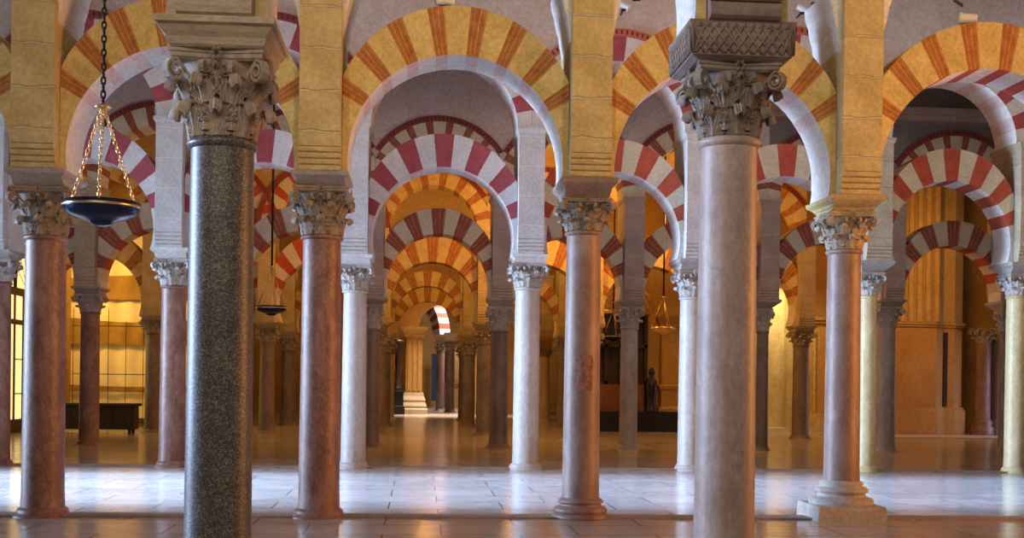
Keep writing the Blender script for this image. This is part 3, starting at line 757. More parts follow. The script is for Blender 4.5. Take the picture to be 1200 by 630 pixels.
arches('E', 3.08, 4.72, 5.44, {
 -2: ('ochre arch framing the glowing cloth drapes', E4, 0, {}), -1: ('cream and red arch left of the small distant bowl lamp', ['vcream', 'vred', 'vcream', 'vred'], 0, {}), 0: ('cream and red arch between the distant lamp and the whitish column', ['vcream', 'vred', 'vcream', 'vred'], 0, {}),
 1: ('yellow and brick horseshoe arch down the central aisle, third ring inward', E4, 0, {}), 2: ('glowing orange arch behind the rose scarred column', E4, 0, {}),
 3: ('glowing orange and white arch above the dark chapel screen', E4, 0, {}), 4: ('orange and white arch behind the pinkish veined column', E4, 0, {})}, nv=15, amin=8)
arches('F', 3.02, 4.55, 5.04, {0: ('far ochre arch beyond the small distant lamp', E4, 0, {}), 1: ('dim brown arch down the central aisle, fourth ring inward', E4, 0, {}), 2: ('far orange arch left of the rose scarred column', E4, 0, {})}, nv=15, amin=8)
arches('G', 3.02, 4.45, 4.99, {1: ('small yellow and orange arch at the far end of the central aisle', E4, 0, {}), 2: ('small far arch beside the slim cream column', E4, 0, {})}, nv=15, amin=8)

# ================================================================== UPPER ROUND ARCHES AND THE WALLS THEY CARRY
def uppers(row, spec, ls, wallname, wallmat, **kw):
    zs, ring = UP[row]
    for l, (lab, mats, extra) in spec.items():
        k = dict(kw); k.update(extra); upper_arch(row, l, zs, lab, mats, k.pop('nv'), ring=ring, **k)
    upper_wall(wallname, row, ls, zs, ring, TOP, wallmat)
U4 = ['vwhite', 'vcrimson', 'soffit', 'soffitpink']
uppers('C', {-1: ('upper round arch above the crimson and white arch by the big lamp', U4, {}), 0: ('upper round arch behind the granite column capital', U4, {}),
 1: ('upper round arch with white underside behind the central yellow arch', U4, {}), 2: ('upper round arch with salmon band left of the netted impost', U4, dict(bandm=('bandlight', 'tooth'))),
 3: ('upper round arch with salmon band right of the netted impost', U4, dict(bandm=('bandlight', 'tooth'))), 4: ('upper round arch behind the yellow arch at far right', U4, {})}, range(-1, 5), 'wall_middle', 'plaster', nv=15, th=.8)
DU = ['vcream', 'vmaroon', 'vcream', 'vmaroon']
uppers('D', {-1: ('dim upper arch with toothed red band seen above the big lamp', DU, {}), 0: ('dim upper arch with toothed red band right of the granite column', DU, {}),
 1: ('upper arch with toothed dark red band above the central crimson arch', DU, {}), 2: ('upper arch with toothed band between rose and pinkish columns', DU, {}),
 3: ('dim upper arch with toothed band right of the netted capital', DU, {}), 4: ('shadowed upper arch left of the fluted chapel bay', DU, {}), 5: ('shadowed upper arch above the fluted chapel bay', DU, {})},
 [-1, 0, 1, 2, 3], 'wall_rear', 'plaster', nv=21, th=.8, wedge=(1.7, 1))
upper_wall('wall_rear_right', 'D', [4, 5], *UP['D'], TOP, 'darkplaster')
EU = ['vstone', 'vbrick', 'vstone', 'vbrick']; EC = ['vcream', 'vred', 'vcream', 'vred']
uppers('E', {-2: ('far upper arch at left above the glowing drapes', EU, {}), -1: ('far upper arch with crossing red band, left of the distant lamp', EC, dict(cross=True)), 0: ('far upper arch with crossing red band, right of the distant lamp', EC, dict(cross=True)),
 1: ('yellow upper arch nested under the central crimson arch', EU, {}), 2: ('glowing yellow upper arch behind the rose column', EU, {}), 3: ('glowing yellow upper arch behind the white and red arch right of the rose column', EU, {}),
 4: ('yellow upper arch right of the netted capital', EU, {})}, range(-2, 5), 'wall_far', 'tanplaster', nv=17, th=.7, wedge=(1.5, 1))
upper_wall('wall_farther', 'F', [0, 1, 2], *UP['F'], TOP, 'tanplaster')
b = MB(); b.box(8.8, 15.0, 26.15, 26.55, 7.5, 7.62); b.box(8.8, 15.0, 26.05, 26.55, 7.62, 7.78); struct(b.build('trim_1', 'greypier'))

# thin raised sills of stone between the columns, row by row
for nm, row, x0, x1 in (('trim_2', 'B', -6, 10), ('trim_3', 'C', -7, 13)):
    b = MB(); y = ROW[row]; b.loft_sq([(1, .16, 0), (1, .16, .018), (.998, .14, .024)]); b.v = [(x0 + (v[0] + 1) / 2 * (x1 - x0), y + v[1], v[2]) for v in b.v]
    struct(b.build(nm, 'impostbrown'))

# ================================================================== HANGING LAMPS
def lamp(x, y, zbot, label, links=True, scale=1.0, big=False, bowl='bronze'):
    t = thing('hanging_lamp', label, 'lamp', (x, y, zbot), 'bowl lamps hung on chains')
    s = scale; R = .30 * s
    b = MB(); b.lathe([(0.001, .0), (.05 * s, .004), (.085 * s, .018), (.095 * s, .035), (.10 * s, .04), (.19 * s, .062), (.27 * s, .095), (.287 * s, .125), (R, .15), (R, .195), (R * .95, .195), (R * .92, .16), (.2 * s, .09), (.001, .07)], 48); bo = b.build('bowl', bowl, t)
    g = MB(); g.lathe([(R + .001, .146), (R + .007, .150), (R + .007, .164), (R + .001, .168), (R + .001, .146)], 48, cap=False); g.build('rim_band', 'gold', bo)
    zt = .95
    d = MB(); d.lathe([(.001, zt + .03), (.02, zt + .03), (.05, zt + .012), (.066, zt), (.06, zt - .006), (.02, zt - .01), (.014, zt - .05), (.001, zt - .055)], 24); d.build('canopy_disc', 'gold', t)
    for k in range(3):
        a = 2 * pi * k / 3 + .70; P0 = Vector((.015 * cos(a), .015 * sin(a), zt - .02)); P1 = Vector((R * .96 * cos(a), R * .96 * sin(a), .195))
        c = MB()
        if links:
            n = 22
            d_ = (P1 - P0); L = d_.length / n; dn = d_.normalized(); u = dn.orthogonal().normalized(); w = dn.cross(u)
            for i in range(n):
                cc = P0 + d_ * ((i + .5) / n); q = u if i % 2 else w
                c.tube([cc + dn * (cos(e) * L * .64) + q * (sin(e) * .0135) for e in [2 * pi * z / 10 for z in range(10)]], .0042 * (1.2 if big else 1), 5, closed=True)
        else: c.tube([P0, P1], .009, 6)
        c.build('suspension_chain', 'gold', t)
        e = MB(); e.lathe([(.001, 0), (.014, .0), (.012, .02), (.02, .035), (.014, .05), (.001, .055)], 10, cx=P1.x, cy=P1.y); e.v = [(p[0], p[1], p[2] + .185) for p in e.v]; e.build('finial', 'gold', bo)
    m = MB(); z0 = zt + .02; z1 = TOP - zbot
    if links:
        n = int((z1 - z0) / .055); L = (z1 - z0) / n
        for i in range(n):
            cc = Vector((0, 0, z0 + (i + .5) * L)); q = Vector((1, 0, 0)) if i % 2 else Vector((0, 1, 0))
            m.tube([cc + Vector((0, 0, cos(e) * L * .66)) + q * (sin(e) * .017) for e in [2 * pi * z / 8 for z in range(8)]], .008, 5, closed=True)
    else: m.tube([(0, 0, z0), (0, 0, z1)], .022, 6)
    m.build('main_chain', 'iron', t)
lamp(-1.435, 9.76, 2.70, 'big dark bowl lamp with gilt rim hanging on long black chain, near the red column', big=True)
lamp(-1.77, 23.6, 2.72, 'small distant bowl lamp hanging between the granite shaft and the brownish red column', links=False)
lamp(7.26, 29.8, 2.73, 'small glinting gilt lamp hanging in front of the dark wooden chapel screen', links=False, bowl='gold')
lamp(7.0, 36.0, 2.75, 'tiny lamp half hidden behind the mauve grey column, left of the gilt one', links=False)

# ================================================================== SPOTLIGHTS
def spotlight(x, y, z, label, aim, wall=False):
    t = thing('spotlight', label, 'spotlight', (x, y, z), 'spotlights on the arches')
    b = MB(); b.box(-.05, .05, -.05, .05, 0, .012); b.tube([(0, 0, .01), (0, 0, .07)], .012, 8)
    if wall: b.tube([(0, 0, .03), (0, .34, .03)], .014, 8)
    b.build('bracket', 'iron', t)
    d = Vector(aim).normalized(); rot = d.to_track_quat('Z', 'Y').to_matrix()
    h = MB(); h.lathe([(.001, -.10), (.045, -.10), (.055, -.085), (.058, .06), (.07, .075), (.07, .10), (.058, .10), (.055, .085), (.001, .085)], 20); h.v = [tuple(rot @ Vector(p) + Vector((0, 0, .08))) for p in h.v]; ho = h.build('housing', 'white_metal', t)
    l = MB(); l.lathe([(.001, .0), (.054, .0), (.054, .004), (.001, .006)], 20); l.v = [tuple(rot @ (Vector(p) + Vector((0, 0, .087))) + Vector((0, 0, .08))) for p in l.v]; l.build('lens', 'lamp_glass', ho)
    f = MB(); f.box(-.06, .06, -.004, .004, .09, .22); R2 = Matrix.Rotation(-.5, 3, 'X'); f.v = [tuple(rot @ (R2 @ Vector(p) + Vector((0, .1, 0))) + Vector((0, 0, .08))) for p in f.v]; f.build('barn_door', 'iron', ho)
spotlight(1.33, 13.0, 5.555, 'small spotlight on the crown of the central yellow arch', (1, .25, .1))
spotlight(7.26, 13.1, 5.60, 'small spotlight on the crown of the yellow arch at far right', (-.9, .4, .15))
spotlight(4.45, 19.75, 7.72, 'white spotlight fixed to the wall above the arch left of the netted impost', (.9, -.2, -.5), wall=True)
spotlight(7.50, 19.75, 7.78, 'white spotlight fixed to the wall right of the netted impost', (.9, -.2, -.5), wall=True)

# ================================================================== LEFT END: glazed screen, cloths, chest
b = MB(); b.box(-10.2, -9.9, 29.5, 37.2, 0, TOP); struct(b.build('wall_left', 'ochre'))
b = MB(); b.box(-10.2, -5.2, 37.0, 37.3, 0, TOP); struct(b.build('wall_left_end', 'ochre'))
t = thing('glazed_screen', 'dark framed glazed screen with fan light, glowing yellow at the far left', 'screen', (-9.4, 33.0, 0))
f = MB(); YA, YB = -3.1, 3.1
for z0, z1 in ((0, .35), (2.82, 2.95), (3.58, 3.78)): f.box(-.06, .06, YA, YB, z0, z1)
for k in range(10):
    yy = YA + (YB - YA) * k / 9; f.box(-.05, .05, yy - .035, yy + .035, .3, 3.6)
f.build('frame', 'darkwood', t)
g = MB(); g.box(-.012, .012, YA, YB, .3, 3.6); g.build('glazing', 'glow', t)
for c in (-2.0, 0.0, 2.0):
    fr = MB(); n = 16; pts = [(0, c + .95 * cos(pi * i / n), 3.78 + 1.35 * sin(pi * i / n)) for i in range(n + 1)]
    fr.tube(pts, .05, 8)
    for i in range(1, 8): a = pi * i / 8; fr.tube([(0, c + .12 * cos(a), 3.8 + .15 * sin(a)), (0, c + .93 * cos(a), 3.78 + 1.33 * sin(a))], .02, 6)
    o = fr.build('fan_light', 'darkwood', t)
    gl = MB(); P = [(0.0, c + .93 * cos(pi * i / n), 3.78 + 1.33 * sin(pi * i / n)) for i in range(n + 1)]
    V = [(-.01, p[1], p[2]) for p in P] + [(.01, p[1], p[2]) for p in P]; k = n + 1
    gl.add(V, [tuple(range(k))[::-1], tuple(range(k, 2 * k))] + [(i, i + 1, k + i + 1, k + i) for i in range(n)]); gl.build('pane', 'glow', o)
lt = MB()
for q in range(6):
    yy = YA + .35 + q * 1.05
    for zz in (1.0, 1.9): lt.box(-.03, .03, yy - .3, yy + .3, zz, zz + .03)
lt.build('glazing_bars', 'iron', t)

def drape(name, x0, x1, y, z0, z1, m, label, fold=.05, n=60, ph=0.0, sag=0.0):
    b = MB(); V = []; rows = 8
    for j in range(rows + 1):
        for i in range(n + 1):
            u = i / n; v = j / rows
            V.append((x0 + (x1 - x0) * u, y + fold * sin(u * 38 + ph + .6 * sin(v * 5)) * (.5 + .5 * v) + fold * .6 * sin(u * 17 + 2), z0 + (z1 - z0) * v - sag * sin(u * pi) * v))
    w = n + 1; F = [(j * w + i, j * w + i + 1, (j + 1) * w + i + 1, (j + 1) * w + i) for j in range(rows) for i in range(n)]
    b.add(V, F, 0, smooth=True)
    V2 = [(p[0], p[1] + .012, p[2]) for p in V]; b.add(V2, [q[::-1] for q in F], 0, smooth=True)
    o = b.build(name, m); tag(o, label, 'cloth', 'cloths hung at the left end'); return o
drape('hanging_cloth', -9.3, -5.5, 36.75, .25, 5.8, 'cloth', 'tall cream cloth glowing behind the dark chest, hung to the floor')
drape('hanging_cloth', -9.3, -5.5, 36.60, 1.03, 1.24, 'shade_strip', 'lowest narrow ochre strip standing in for shade across the glowing drape', .02, ph=1, sag=.05)
drape('hanging_cloth', -9.3, -5.5, 36.60, 2.45, 3.24, 'shade_strip', 'middle wide ochre strip standing in for shade across the glowing drape', .04, ph=2, sag=.12)
drape('hanging_cloth', -9.3, -5.5, 36.60, 3.80, 4.42, 'shade_strip', 'topmost ochre strip standing in for shade across the glowing drape', .04, ph=.5, sag=-.1)

t = thing('wooden_chest', 'long dark wooden chest on short feet before the glowing drapes', 'chest', (-7.25, 32.0, 0))
b = MB(); b.box(-1.15, 1.0, -.28, .28, .12, .72); b.build('body', 'darkwood', t)
b = MB(); b.loft_sq([(1.12, .33, .72), (1.14, .35, .74), (1.14, .35, .78), (1.12, .33, .80)], cx=-.075); b.build('lid', 'darkwood', t)
for sx in (-1, 1):
    for sy in (-1, 1):
        b = MB(); b.lathe([(.03, 0), (.05, .03), (.04, .07), (.055, .12)], 12, cx=-.075 + sx * .95, cy=sy * .2); b.build('foot', 'darkwood', t)
b = MB()
for k in range(4): b.box(-1.08 + k * .52, -.62 + k * .52, -.295, -.275, .2, .64)
b.build('front_panel', 'darkwood', t)

# ================================================================== CENTRE RIGHT: the dark chapel screen
b = MB(); b.box(5.0, 22.5, 38.0, 38.3, 0, TOP); struct(b.build('wall_right_end', 'ochre')) if False else None
t = thing('chapel_screen', 'tall dark wooden chapel screen with gilded arched crest and reddish panels', 'screen', (7.4, 37.1, 0))
b = MB(); b.box(-1.0, 2.02, -.75, .45, 0, .28); b.box(-.95, 1.98, -.65, .4, .28, .62); b.build('plinth_step', 'black', t)
b = MB(); b.box(-.9, .75, -.2, .0, .62, 1.45); b.build('lower_panel', 'redwood', t)
b = MB()
for xx in (-.9, -.45, .0, .4, .8): b.box(xx - .05, xx + .05, -.16, .04, 1.45, 3.6)
b.box(-.95, .85, -.16, .04, 1.45, 1.55); b.box(-.95, .85, -.16, .04, 2.6, 2.7); b.build('frame', 'darkwood', t)
b = MB(); b.box(-.92, .9, .05, .12, .625, 3.6); b.build('back_panel', 'darkwood', t)
b = MB(); b.loft_sq([(.92, .15, 3.6), (.98, .24, 3.66), (.98, .24, 3.74), (.92, .18, 3.78)], cx=-.05); b.build('cornice', 'gold', t)
b = MB(); n = 20
for R0, R1 in ((.55, .62), (.72, .80), (.9, .98)):
    V = []
    for i in range(n + 1):
        a = pi * i / n
        for yy in (-.1, .02):
            for R in (R0, R1): V.append((.1 + R * cos(a), yy, 3.78 + R * .85 * sin(a)))
    b.add(V, [q for i in range(n) for q in ((4 * i, 4 * i + 4, 4 * i + 5, 4 * i + 1), (4 * i + 2, 4 * i + 3, 4 * i + 7, 4 * i + 6), (4 * i + 1, 4 * i + 5, 4 * i + 7, 4 * i + 3), (4 * i, 4 * i + 2, 4 * i + 6, 4 * i + 4))])
for i in range(1, 9): a = pi * i / 9; b.tube([(.1 + .2 * cos(a), -.04, 3.78 + .17 * sin(a)), (.1 + .95 * cos(a), -.04, 3.78 + .8 * sin(a))], .025, 6)
b.build('crest', 'gold', t)

t = thing('stone_pilaster', 'orange stone pilaster on a moulded pedestal beside the dark chapel screen', 'pilaster', (8.96, 37.05, .624))
b = MB(); b.loft_sq([(.40, .40, 0), (.40, .40, .08), (.36, .36, .12), (.30, .30, .16), (.30, .30, .63), (.36, .36, .70), (.38, .38, .80), (.34, .34, .84)]); b.build('pedestal', 'ochre', t)
b = MB(); b.loft_sq([(.27, .27, .84), (.26, .26, 2.6)]); b.build('shaft', 'ochre', t)
b = MB(); b.loft_sq([(.26, .26, 2.6), (.32, .32, 2.66), (.30, .30, 2.7), (.38, .38, 2.9), (.40, .40, 2.95), (.40, .40, 3.02)]); b.build('capital', 'ochre', t)
o = MB(); o.lathe([(.20, 0), (.20, .05), (.17, .12), (.15, .3), (.16, .5), (.19, .75), (.17, .95), (.09, 1.06), (.08, 1.10), (.11, 1.2), (.08, 1.32), (.001, 1.37)], 20)
ob = o.build('dark_statue', 'black', loc=(8.33, 36.35, .62)); 
bb = MB(); bb.lathe([(.001, 0)], 3) if False else None
tag(ob, 'dark upright figure on the black step beside the orange pilaster', 'statue')
ob.location = (8.34, 36.70, .624)

# ================================================================== RIGHT END: end wall, cream niche, panelling, fluted bay
b = MB(); b.box(6.6, 23.5, 38.4, 38.7, 0, TOP); struct(b.build('wall_right', 'ochre'))
t = thing('wall_niche', 'bright cream arched wall niche with a white sill, right of the pinkish shaft', 'niche', (12.3, 37.6, 0))
b = MB(); b.box(-.75, -.55, -.25, .8, 0, 4.6); b.box(.55, .75, -.25, .8, 0, 4.6); b.build('jamb', 'creammarble', t)
b = MB(); b.box(-.55, .55, .1, .8, .12, 4.6); b.build('back_panel', 'creammarble', t)
b = MB(); b.box(-.6, .6, -.35, .1, 0, .13); b.build('sill', 'vwhite', t)
t = thing('wall_panelling', 'yellow panelled dado with a cornice, right of the dark brown column', 'panelling', (13.6, 37.9, 0))
b = MB(); b.box(-.5, 1.6, -.2, .4, 0, 3.5); b.build('backing', 'ochre', t)
b = MB()
for xx in (-.3, .25, .8, 1.3): b.box(xx - .04, xx + .04, -.24, -.2, .6, 3.3)
b.box(-.5, 1.6, -.25, -.2, 0, .6); b.build('stile', 'sand', t)
b = MB(); b.box(-.5, 1.6, -.28, .4, 3.5, 3.6); b.box(-.5, 1.6, -.34, .4, 3.6, 3.7); b.build('cornice', 'ochre', t)

t = thing('chapel_bay', 'orange stone chapel bay with a canted corner and tall vertical flutes above', 'chapel bay', (16.4, 36.6, 0))
def prism(b, poly, z0, z1, mat=0):
    n = len(poly); V = [(p[0], p[1], z0) for p in poly] + [(p[0], p[1], z1) for p in poly]
    b.add(V, [tuple(range(n))[::-1], tuple(range(n, 2 * n))] + [(k, (k + 1) % n, n + (k + 1) % n, n + k) for k in range(n)], mat)
POLY = [(-.9, 1.75), (-.9, -.9), (.62, -.9), (1.0, -.55), (1.35, -.55), (1.72, -.3), (1.72, 1.75)]
b = MB(); prism(b, POLY, .85, 3.35); b.build('lower_wall', 'ochre', t)
G = lambda k: [(p[0] + (-k if p[0] < 0 else k * .6 if p[0] > 1.6 else 0), p[1] - (k if p[1] < 1 else 0)) for p in POLY]
b = MB(); prism(b, G(.12), 0, .78); prism(b, G(.07), .78, .86); b.build('base', 'ochre', t)
b = MB(); prism(b, G(.06), 3.35, 3.42); prism(b, G(.1), 3.42, 3.5); b.build('cornice', 'ochre', t)
b = MB(); prism(b, POLY, 3.5, 9.5); b.build('upper_wall', 'tanplaster', t)
b = MB()
for k in range(6): b.lathe([(.105, 3.5), (.105, 8.2), (.12, 8.3)], 12, cx=-.75 + k * .27, cy=-.93)
b.build('flute', 'tanplaster', t)
b = MB(); b.box(1.0, 1.12, -.60, -.5, .9, 3.2); b.build('slit', 'darkwood', t)
t = thing('engaged_column', 'pinkish engaged column at the right side of the fluted chapel bay', 'column', (18.75, 36.2, 0))
b = MB(); b.lathe([(.36, 0), (.36, .25), (.30, .3), (.33, .4), (.27, .5)], 28); b.build('base', 'rosemarble', t)
b = MB(); b.lathe([(.245, .5), (.23, 2.9)], 28); b.build('shaft', 'rosemarble', t)
share('abacus', ABACUS, share('capital', CAP_FAR, t, (0, 0, 2.9), (1.25, 1.25, 1), 'capstone'), (0, 0, 0), (.96, .96, 1), 'capstone')
t = thing('engaged_column', 'pale lit column beyond the pinkish one, close to the right picture edge', 'column', (19.65, 37.0, 0))
b = MB(); b.lathe([(.30, 0), (.30, .25), (.25, .3), (.28, .4), (.22, .5)], 28); b.build('base', 'whitemarble', t)
b = MB(); b.lathe([(.21, .5), (.20, 2.9)], 28); b.build('shaft', 'whitemarble', t)
share('abacus', ABACUS, share('capital', CAP_FAR, t, (0, 0, 2.9), (1.1, 1.1, 1), 'capstone'), (0, 0, 0), (.98, .98, 1), 'capstone')
b = MB(); prism(b, [(13.3, 33.6), (20.5, 33.6), (20.5, 35.5), (13.3, 35.5)], 0, .035); o = b.build('floor_light_slab', 'whitemarble'); tag(o, 'low pale slab standing in for light on the floor before the fluted bay', 'light patch')  # pale slab in place of cool light falling on the floor

t = thing('stone_bench', 'low pale stone bench far behind, left of the rose scarred column', 'bench', (6.55, 47.0, 0))
b = MB(); b.loft_sq([(.60, .26, .30), (.62, .28, .32), (.62, .28, .38), (.60, .26, .40)]); b.build('seat', 'whitemarble', t)
for sx in (-1, 1): b = MB(); b.loft_sq([(.14, .24, 0), (.11, .2, .05), (.11, .2, .26), (.14, .24, .30)], cx=sx * .4); b.build('leg', 'whitemarble', t)
t = thing('iron_grille', 'thin wrought iron grille standing before the glowing drapes', 'grille', (-7.4, 35.6, 0))
b = MB()
for k in range(7): b.tube([(-1.5 + k * .5, 0, 0), (-1.5 + k * .5, 0, 3.0 if k % 2 else 3.5)], .016, 6)
b.build('upright', 'iron', t) if False else None
for k in range(7):
    b = MB(); xx = -1.5 + k * .5; hh = 3.05 if k % 2 else 3.4; b.tube([(xx, 0, 0), (xx, 0, hh), (xx, 0, hh + .12)], [.010, .010, .002], 6); b.build('upright', 'iron', t)
for zz in (.15, 1.55, 2.95): b = MB(); b.box(-1.5, 1.5, -.012, .012, zz, zz + .022); b.build('rail', 'iron', t)
for k in ():
    b = MB(); c = -1.0 + k * .5; b.tube([(c + .36 * cos(q * pi / 12) * (1 - q / 40), 0, 2.2 + .55 * sin(q * pi / 12) * (1 - q / 40)) for q in range(0, 30)], .012, 6); b.build('scroll', 'iron', t)

# ================================================================== FAR END OF THE CENTRAL AISLE
b = MB(); b.box(-12, 1.05, 54.0, 54.4, 0, TOP); b.box(3.25, 8.5, 54.0, 54.4, 0, TOP); b.box(1.05, 3.25, 54.0, 54.4, 5.36, TOP); struct(b.build('wall_back', 'ochre'))
t = thing('stone_pilaster', 'broad yellow pilaster on a heavy stepped base at the end of the central aisle', 'pilaster', (.92, 53.25, 0))
b = MB(); b.loft_sq([(.62, .6, 0), (.62, .6, .22), (.56, .54, .26), (.58, .56, .36), (.50, .50, .55), (.52, .52, .62), (.45, .46, .8), (.42, .44, .95)]); b.build('base', 'imposttan', t)
b = MB(); b.loft_sq([(.36, .40, .95), (.36, .40, 3.4)])
for xx in (-.22, 0, .22): b.box(xx - .05, xx + .05, -.44, -.4, 1.05, 3.3)
b.build('shaft', 'ochre', t)
b = MB(); b.loft_sq([(.36, .40, 3.4), (.46, .5, 3.48), (.46, .5, 3.56), (.56, .6, 3.72), (.58, .62, 3.85)]); b.build('cornice', 'ochre', t)
t = thing('pedestal', 'black pedestal left of the broad yellow pilaster', 'pedestal', (.22, 52.3, 0))
b = MB(); b.loft_sq([(.32, .3, 0), (.32, .3, .35), (.26, .25, .38), (.25, .24, 1.0), (.3, .29, 1.06), (.3, .29, 1.14)]); b.build('body', 'black', t)
o = MB(); o.lathe([(.16, 0), (.12, .1), (.11, .9), (.14, 1.1), (.12, 1.5), (.2, 1.75), (.26, 2.0), (.24, 2.1), (.001, 2.12)], 16); o = o.build('bracket_column', 'darkwood', loc=(.22, 52.3, 1.14)); tag(o, 'slender dark post standing on the black pedestal', 'post')
# bright arcade beyond the end arch
XL['H'] = {0: 1.05 - .22, 1: 3.25 + .22}; ROW['H'] = 54.2
lower_arch('H', 0, 3.3, 4.9, 5.35, 'small bright pointed opening in the wall at the end of the central aisle', ['ochre', 'ochre', 'soffit', 'soffit'], 9, th=.42, square=True)
# one arch of an arcade running away, in strong white light
LX = 1.13
t = thing('side_arch', 'brightly lit red and white arch beyond the end opening', 'arch', (LX, 61.0, 0))
ring = MB(); arch_ring(ring, 0, 0, .6, 3.75, 1.5, lambda a: 2.1, pi, 0, 23)
ring.v = [(p[1], p[0] * 1.2, p[2]) for p in ring.v]; ring.build('voussoir_ring', ['vwhite', 'vred', 'vwhite', 'vred'], t); t.rotation_euler.z = math.radians(30)
def small_column(x, y, m, lab):
    ROW['Z'] = y; column('Z', x, .42, 2.95, 3.35, 3.748, lab, m, 'capstone', 'imposttan')
small_column(2.2, 59.14, 'rosemarble', 'pinkish lit column beyond the end opening of the central aisle')
small_column(2.62, 56.6, 'darkmarble', 'dark polished column just inside the end opening of the central aisle')
b = MB(); b.box(-3, 8, 69.0, 69.3, 0, 9.0); struct(b.build('wall_end', 'ochre'))
t = thing('altar', 'small coloured altar glimpsed right of the dark polished column', 'altar', (3.25, 68.0, 0))
b = MB(); b.box(-.6, .9, -.5, .5, 0, 1.1); b.build('table', 'ochre', t)
b = MB(); b.box(-.65, .95, -.55, .5, 1.1, 1.35); b.build('frontal', 'vred', t)
b = MB(); b.box(-.55, .85, .2, .5, 1.35, 3.4)
for k in range(4): b.box(-.5 + k * .36, -.25 + k * .36, .12, .2, 1.5, 2.3); b.box(-.5 + k * .36, -.25 + k * .36, .12, .2, 2.5, 3.2)
b.build('altarpiece', 'gold', t)
o = MB(); o.box(-.16, .16, -.02, .02, 0, 2.6); o.tube([(-.2, 0, 2.6), (.2, 0, 2.6)], .03, 8); o = o.build('blue_hanging', 'blue', loc=(2.03, 67.5, .35)); tag(o, 'narrow blue hanging panel beyond the end opening', 'hanging')

# ================================================================== LIGHT
def area(name, loc, to, col, power, sx, sy, spread=180):
    l = bpy.data.lights.new(name, 'AREA'); l.shape = 'RECTANGLE'; l.size = sx; l.size_y = sy; l.energy = power; l.color = col; l.spread = math.radians(spread)
    o = bpy.data.objects.new(name, l); COL.objects.link(o); o.location = loc
    o.rotation_euler = (Vector(to) - Vector(loc)).to_track_quat('-Z', 'Y').to_euler(); return o
def spot(name, loc, to, col, power, ang=90, blend=.6, r=.06):
    l = bpy.data.lights.new(name, 'SPOT'); l.energy = power; l.color = col; l.spot_size = math.radians(ang); l.spot_blend = blend; l.shadow_soft_size = r
    o = bpy.data.objects.new(name, l); COL.objects.link(o); o.location = loc
    o.rotation_euler = (Vector(to) - Vector(loc)).to_track_quat('-Z', 'Y').to_euler(); return o
WARM = (1.0, .66, .28); AMBER = (1.0, .52, .14); COOL = (.72, .82, 1.0); DAY = (.66, .80, 1.0)
# daylight: strips added under the closed ceiling to light the aisle behind the second row, and the open gates at its left end
area('floor_band_light', (2, 16.75, 10.1), (2, 16.75, 0), (.36, .57, 1.0), 1150, 22, 5.0, 14)
area('floor_band_light_left', (-7, 16.75, 10.1), (-7, 16.75, 0), (.50, .70, 1.0), 520, 12, 5.0, 16)
area('third_row_fill', (1, 16.9, 9.9), (1, 16.9, 0), (.90, .84, 1.0), 85, 18, 2.0, 84)
area('gate_daylight', (-13, 16.7, 3.4), (0, 16.9, 2.2), (.52, .70, 1.0), 950, 4.6, 5.5, 42)
area('gate_daylight_front', (-12, 10.8, 3.6), (3, 7.0, 3.1), (.50, .67, 1.0), 450, 3.5, 5.0, 60)
# warm lamps on the backs of the front arches wash the second row
for x in (-1.5, 1.45, 4.4, 7.4): spot('arch_lamp', (x, 7.9, 5.9), (x, 13.2, 5.2), (1.0, .74, .36), 230, 92, .8, .15)
for x in (-1.5, 1.33, 4.4, 7.26): spot('wall_wash', (x, 13.7, 5.9), (x, 20.2, 7.6), (1.0, .86, .84), 70, 70, .8, .1)
area('warm_side_light', (14, 9.0, 3.0), (4, 10.0, 3.0), (1.0, .38, .08), 540, 4, 4, 120)  # unseen warm light on the right for the columns' orange sides
area('hall_fill', (0, 1.0, 5.5), (2, 8, 3), (1.0, .80, .62), 240, 8, 3, 170)
spot('right_lamp', (13.2, 14.6, 4.8), (9.6, 20.4, 4.4), (1.0, .66, .24), 420, 95, .9, .3)
# third to fourth row: dim mauve fill on the arches, amber spots on the floor, both added
area('aisle_light', (3, 21.3, 6.9), (3, 26.9, 4.6), (1.0, .76, .70), 50, 20, .6, 80)
for x in (-7.4, -4.5, -1.5, 1.5, 4.4, 7.4, 10.4):
    for y in (24.4, 29.8): spot('amber_floor_spot', (x, y, 5.4), (x, y, 0), (1.0, .40, .05), 65, 125, 1.0, .3)
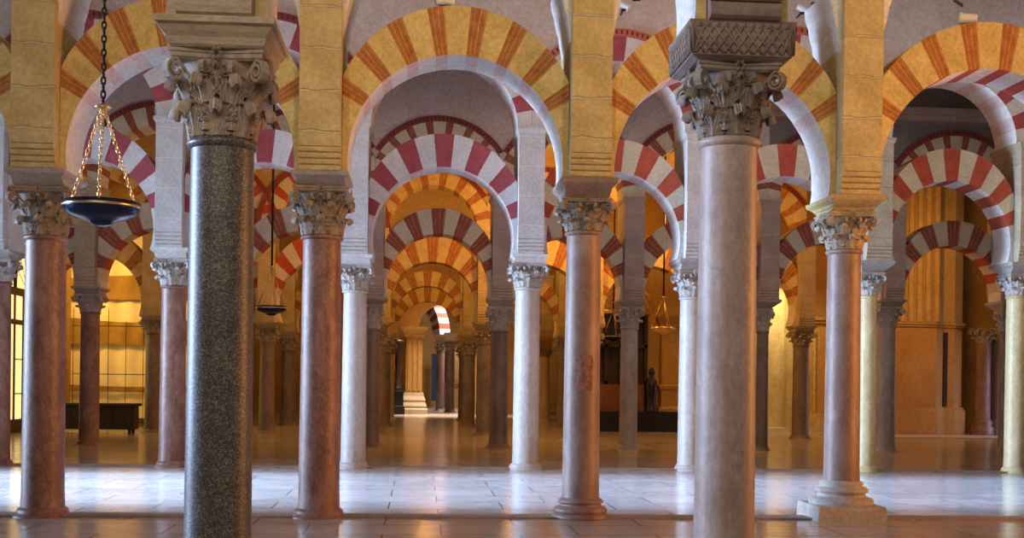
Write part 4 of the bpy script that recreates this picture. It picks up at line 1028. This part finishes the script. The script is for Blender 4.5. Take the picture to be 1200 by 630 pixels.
# beyond: amber lamps
for x, y, p in ((-7.5, 30, 50), (-1.5, 30, 110), (1.45, 30, 45), (4.4, 30, 300), (7.4, 30, 330), (10.4, 30, 110), (-1.5, 36, 45), (1.45, 36, 75), (4.4, 36, 120), (7.4, 36, 50), (1.45, 42, 85), (4.4, 42, 95), (-1.5, 42, 60), (1.45, 49, 90), (5, 49, 95), (-2, 49, 60)):
    l = bpy.data.lights.new('amber_lamp', 'POINT'); l.energy = p; l.color = (1.0, .44, .08); l.shadow_soft_size = .25
    o = bpy.data.objects.new('amber_lamp', l); COL.objects.link(o); o.location = (x, y, 5.6)
area('screen_glow', (-9.0, 34.0, 5.2), (-7.2, 36.8, 2.6), (1.0, .60, .16), 150, 1, 1, 150)
area('niche_light', (12.3, 36.6, 4.8), (12.3, 37.8, 2.2), (1.0, .74, .36), 70, .8, .4, 140)
area('chapel_light', (15.0, 31.5, 6.5), (17, 36, 2.0), (1.0, .44, .08), 130, 1, 1, 150)
area('cool_side_light', (22, 34.0, 1.8), (17, 34.3, 0.0), (.80, .70, 1.0), 45, 2, 2, 100)  # added cool light from the right onto the floor by the bay
area('end_daylight', (4.2, 59, 6.5), (1.8, 60, 3), (1.0, .80, .72), 650, 3, 3, 150)
area('end_daylight_near', (2.2, 51.5, 9), (2.2, 51.5, 0), (1.0, .76, .55), 400, 2.5, 2, 50)

w = bpy.data.worlds.new('hall'); SC.world = w; w.use_nodes = True
w.node_tree.nodes['Background'].inputs[0].default_value = (1.0, .86, .78, 1); w.node_tree.nodes['Background'].inputs[1].default_value = .045

# ================================================================== CAMERA
cam = bpy.data.cameras.new('camera'); co = bpy.data.objects.new('camera', cam); COL.objects.link(co)
cam.sensor_width = 36; cam.lens = 1400 * 36 / 1200; cam.shift_y = (446.3 - 315) / 1200; cam.clip_end = 200
yaw, roll = .0786, .0129
co.matrix_world = Matrix.Translation((1.097, 0, 1.51)) @ Matrix.Rotation(-yaw, 4, 'Z') @ Matrix.Rotation(pi / 2, 4, 'X') @ Matrix.Rotation(roll, 4, 'Z')
SC.camera = co
vs = SC.view_settings; vs.view_transform = 'Standard'; vs.look = 'None'; vs.gamma = 1; vs.exposure = 0; vs.use_curve_mapping = False
SC.cycles.max_bounces = 8; SC.cycles.diffuse_bounces = 4; SC.cycles.glossy_bounces = 3
SC.cycles.sample_clamp_indirect = 6
SC.cycles.use_denoising = True
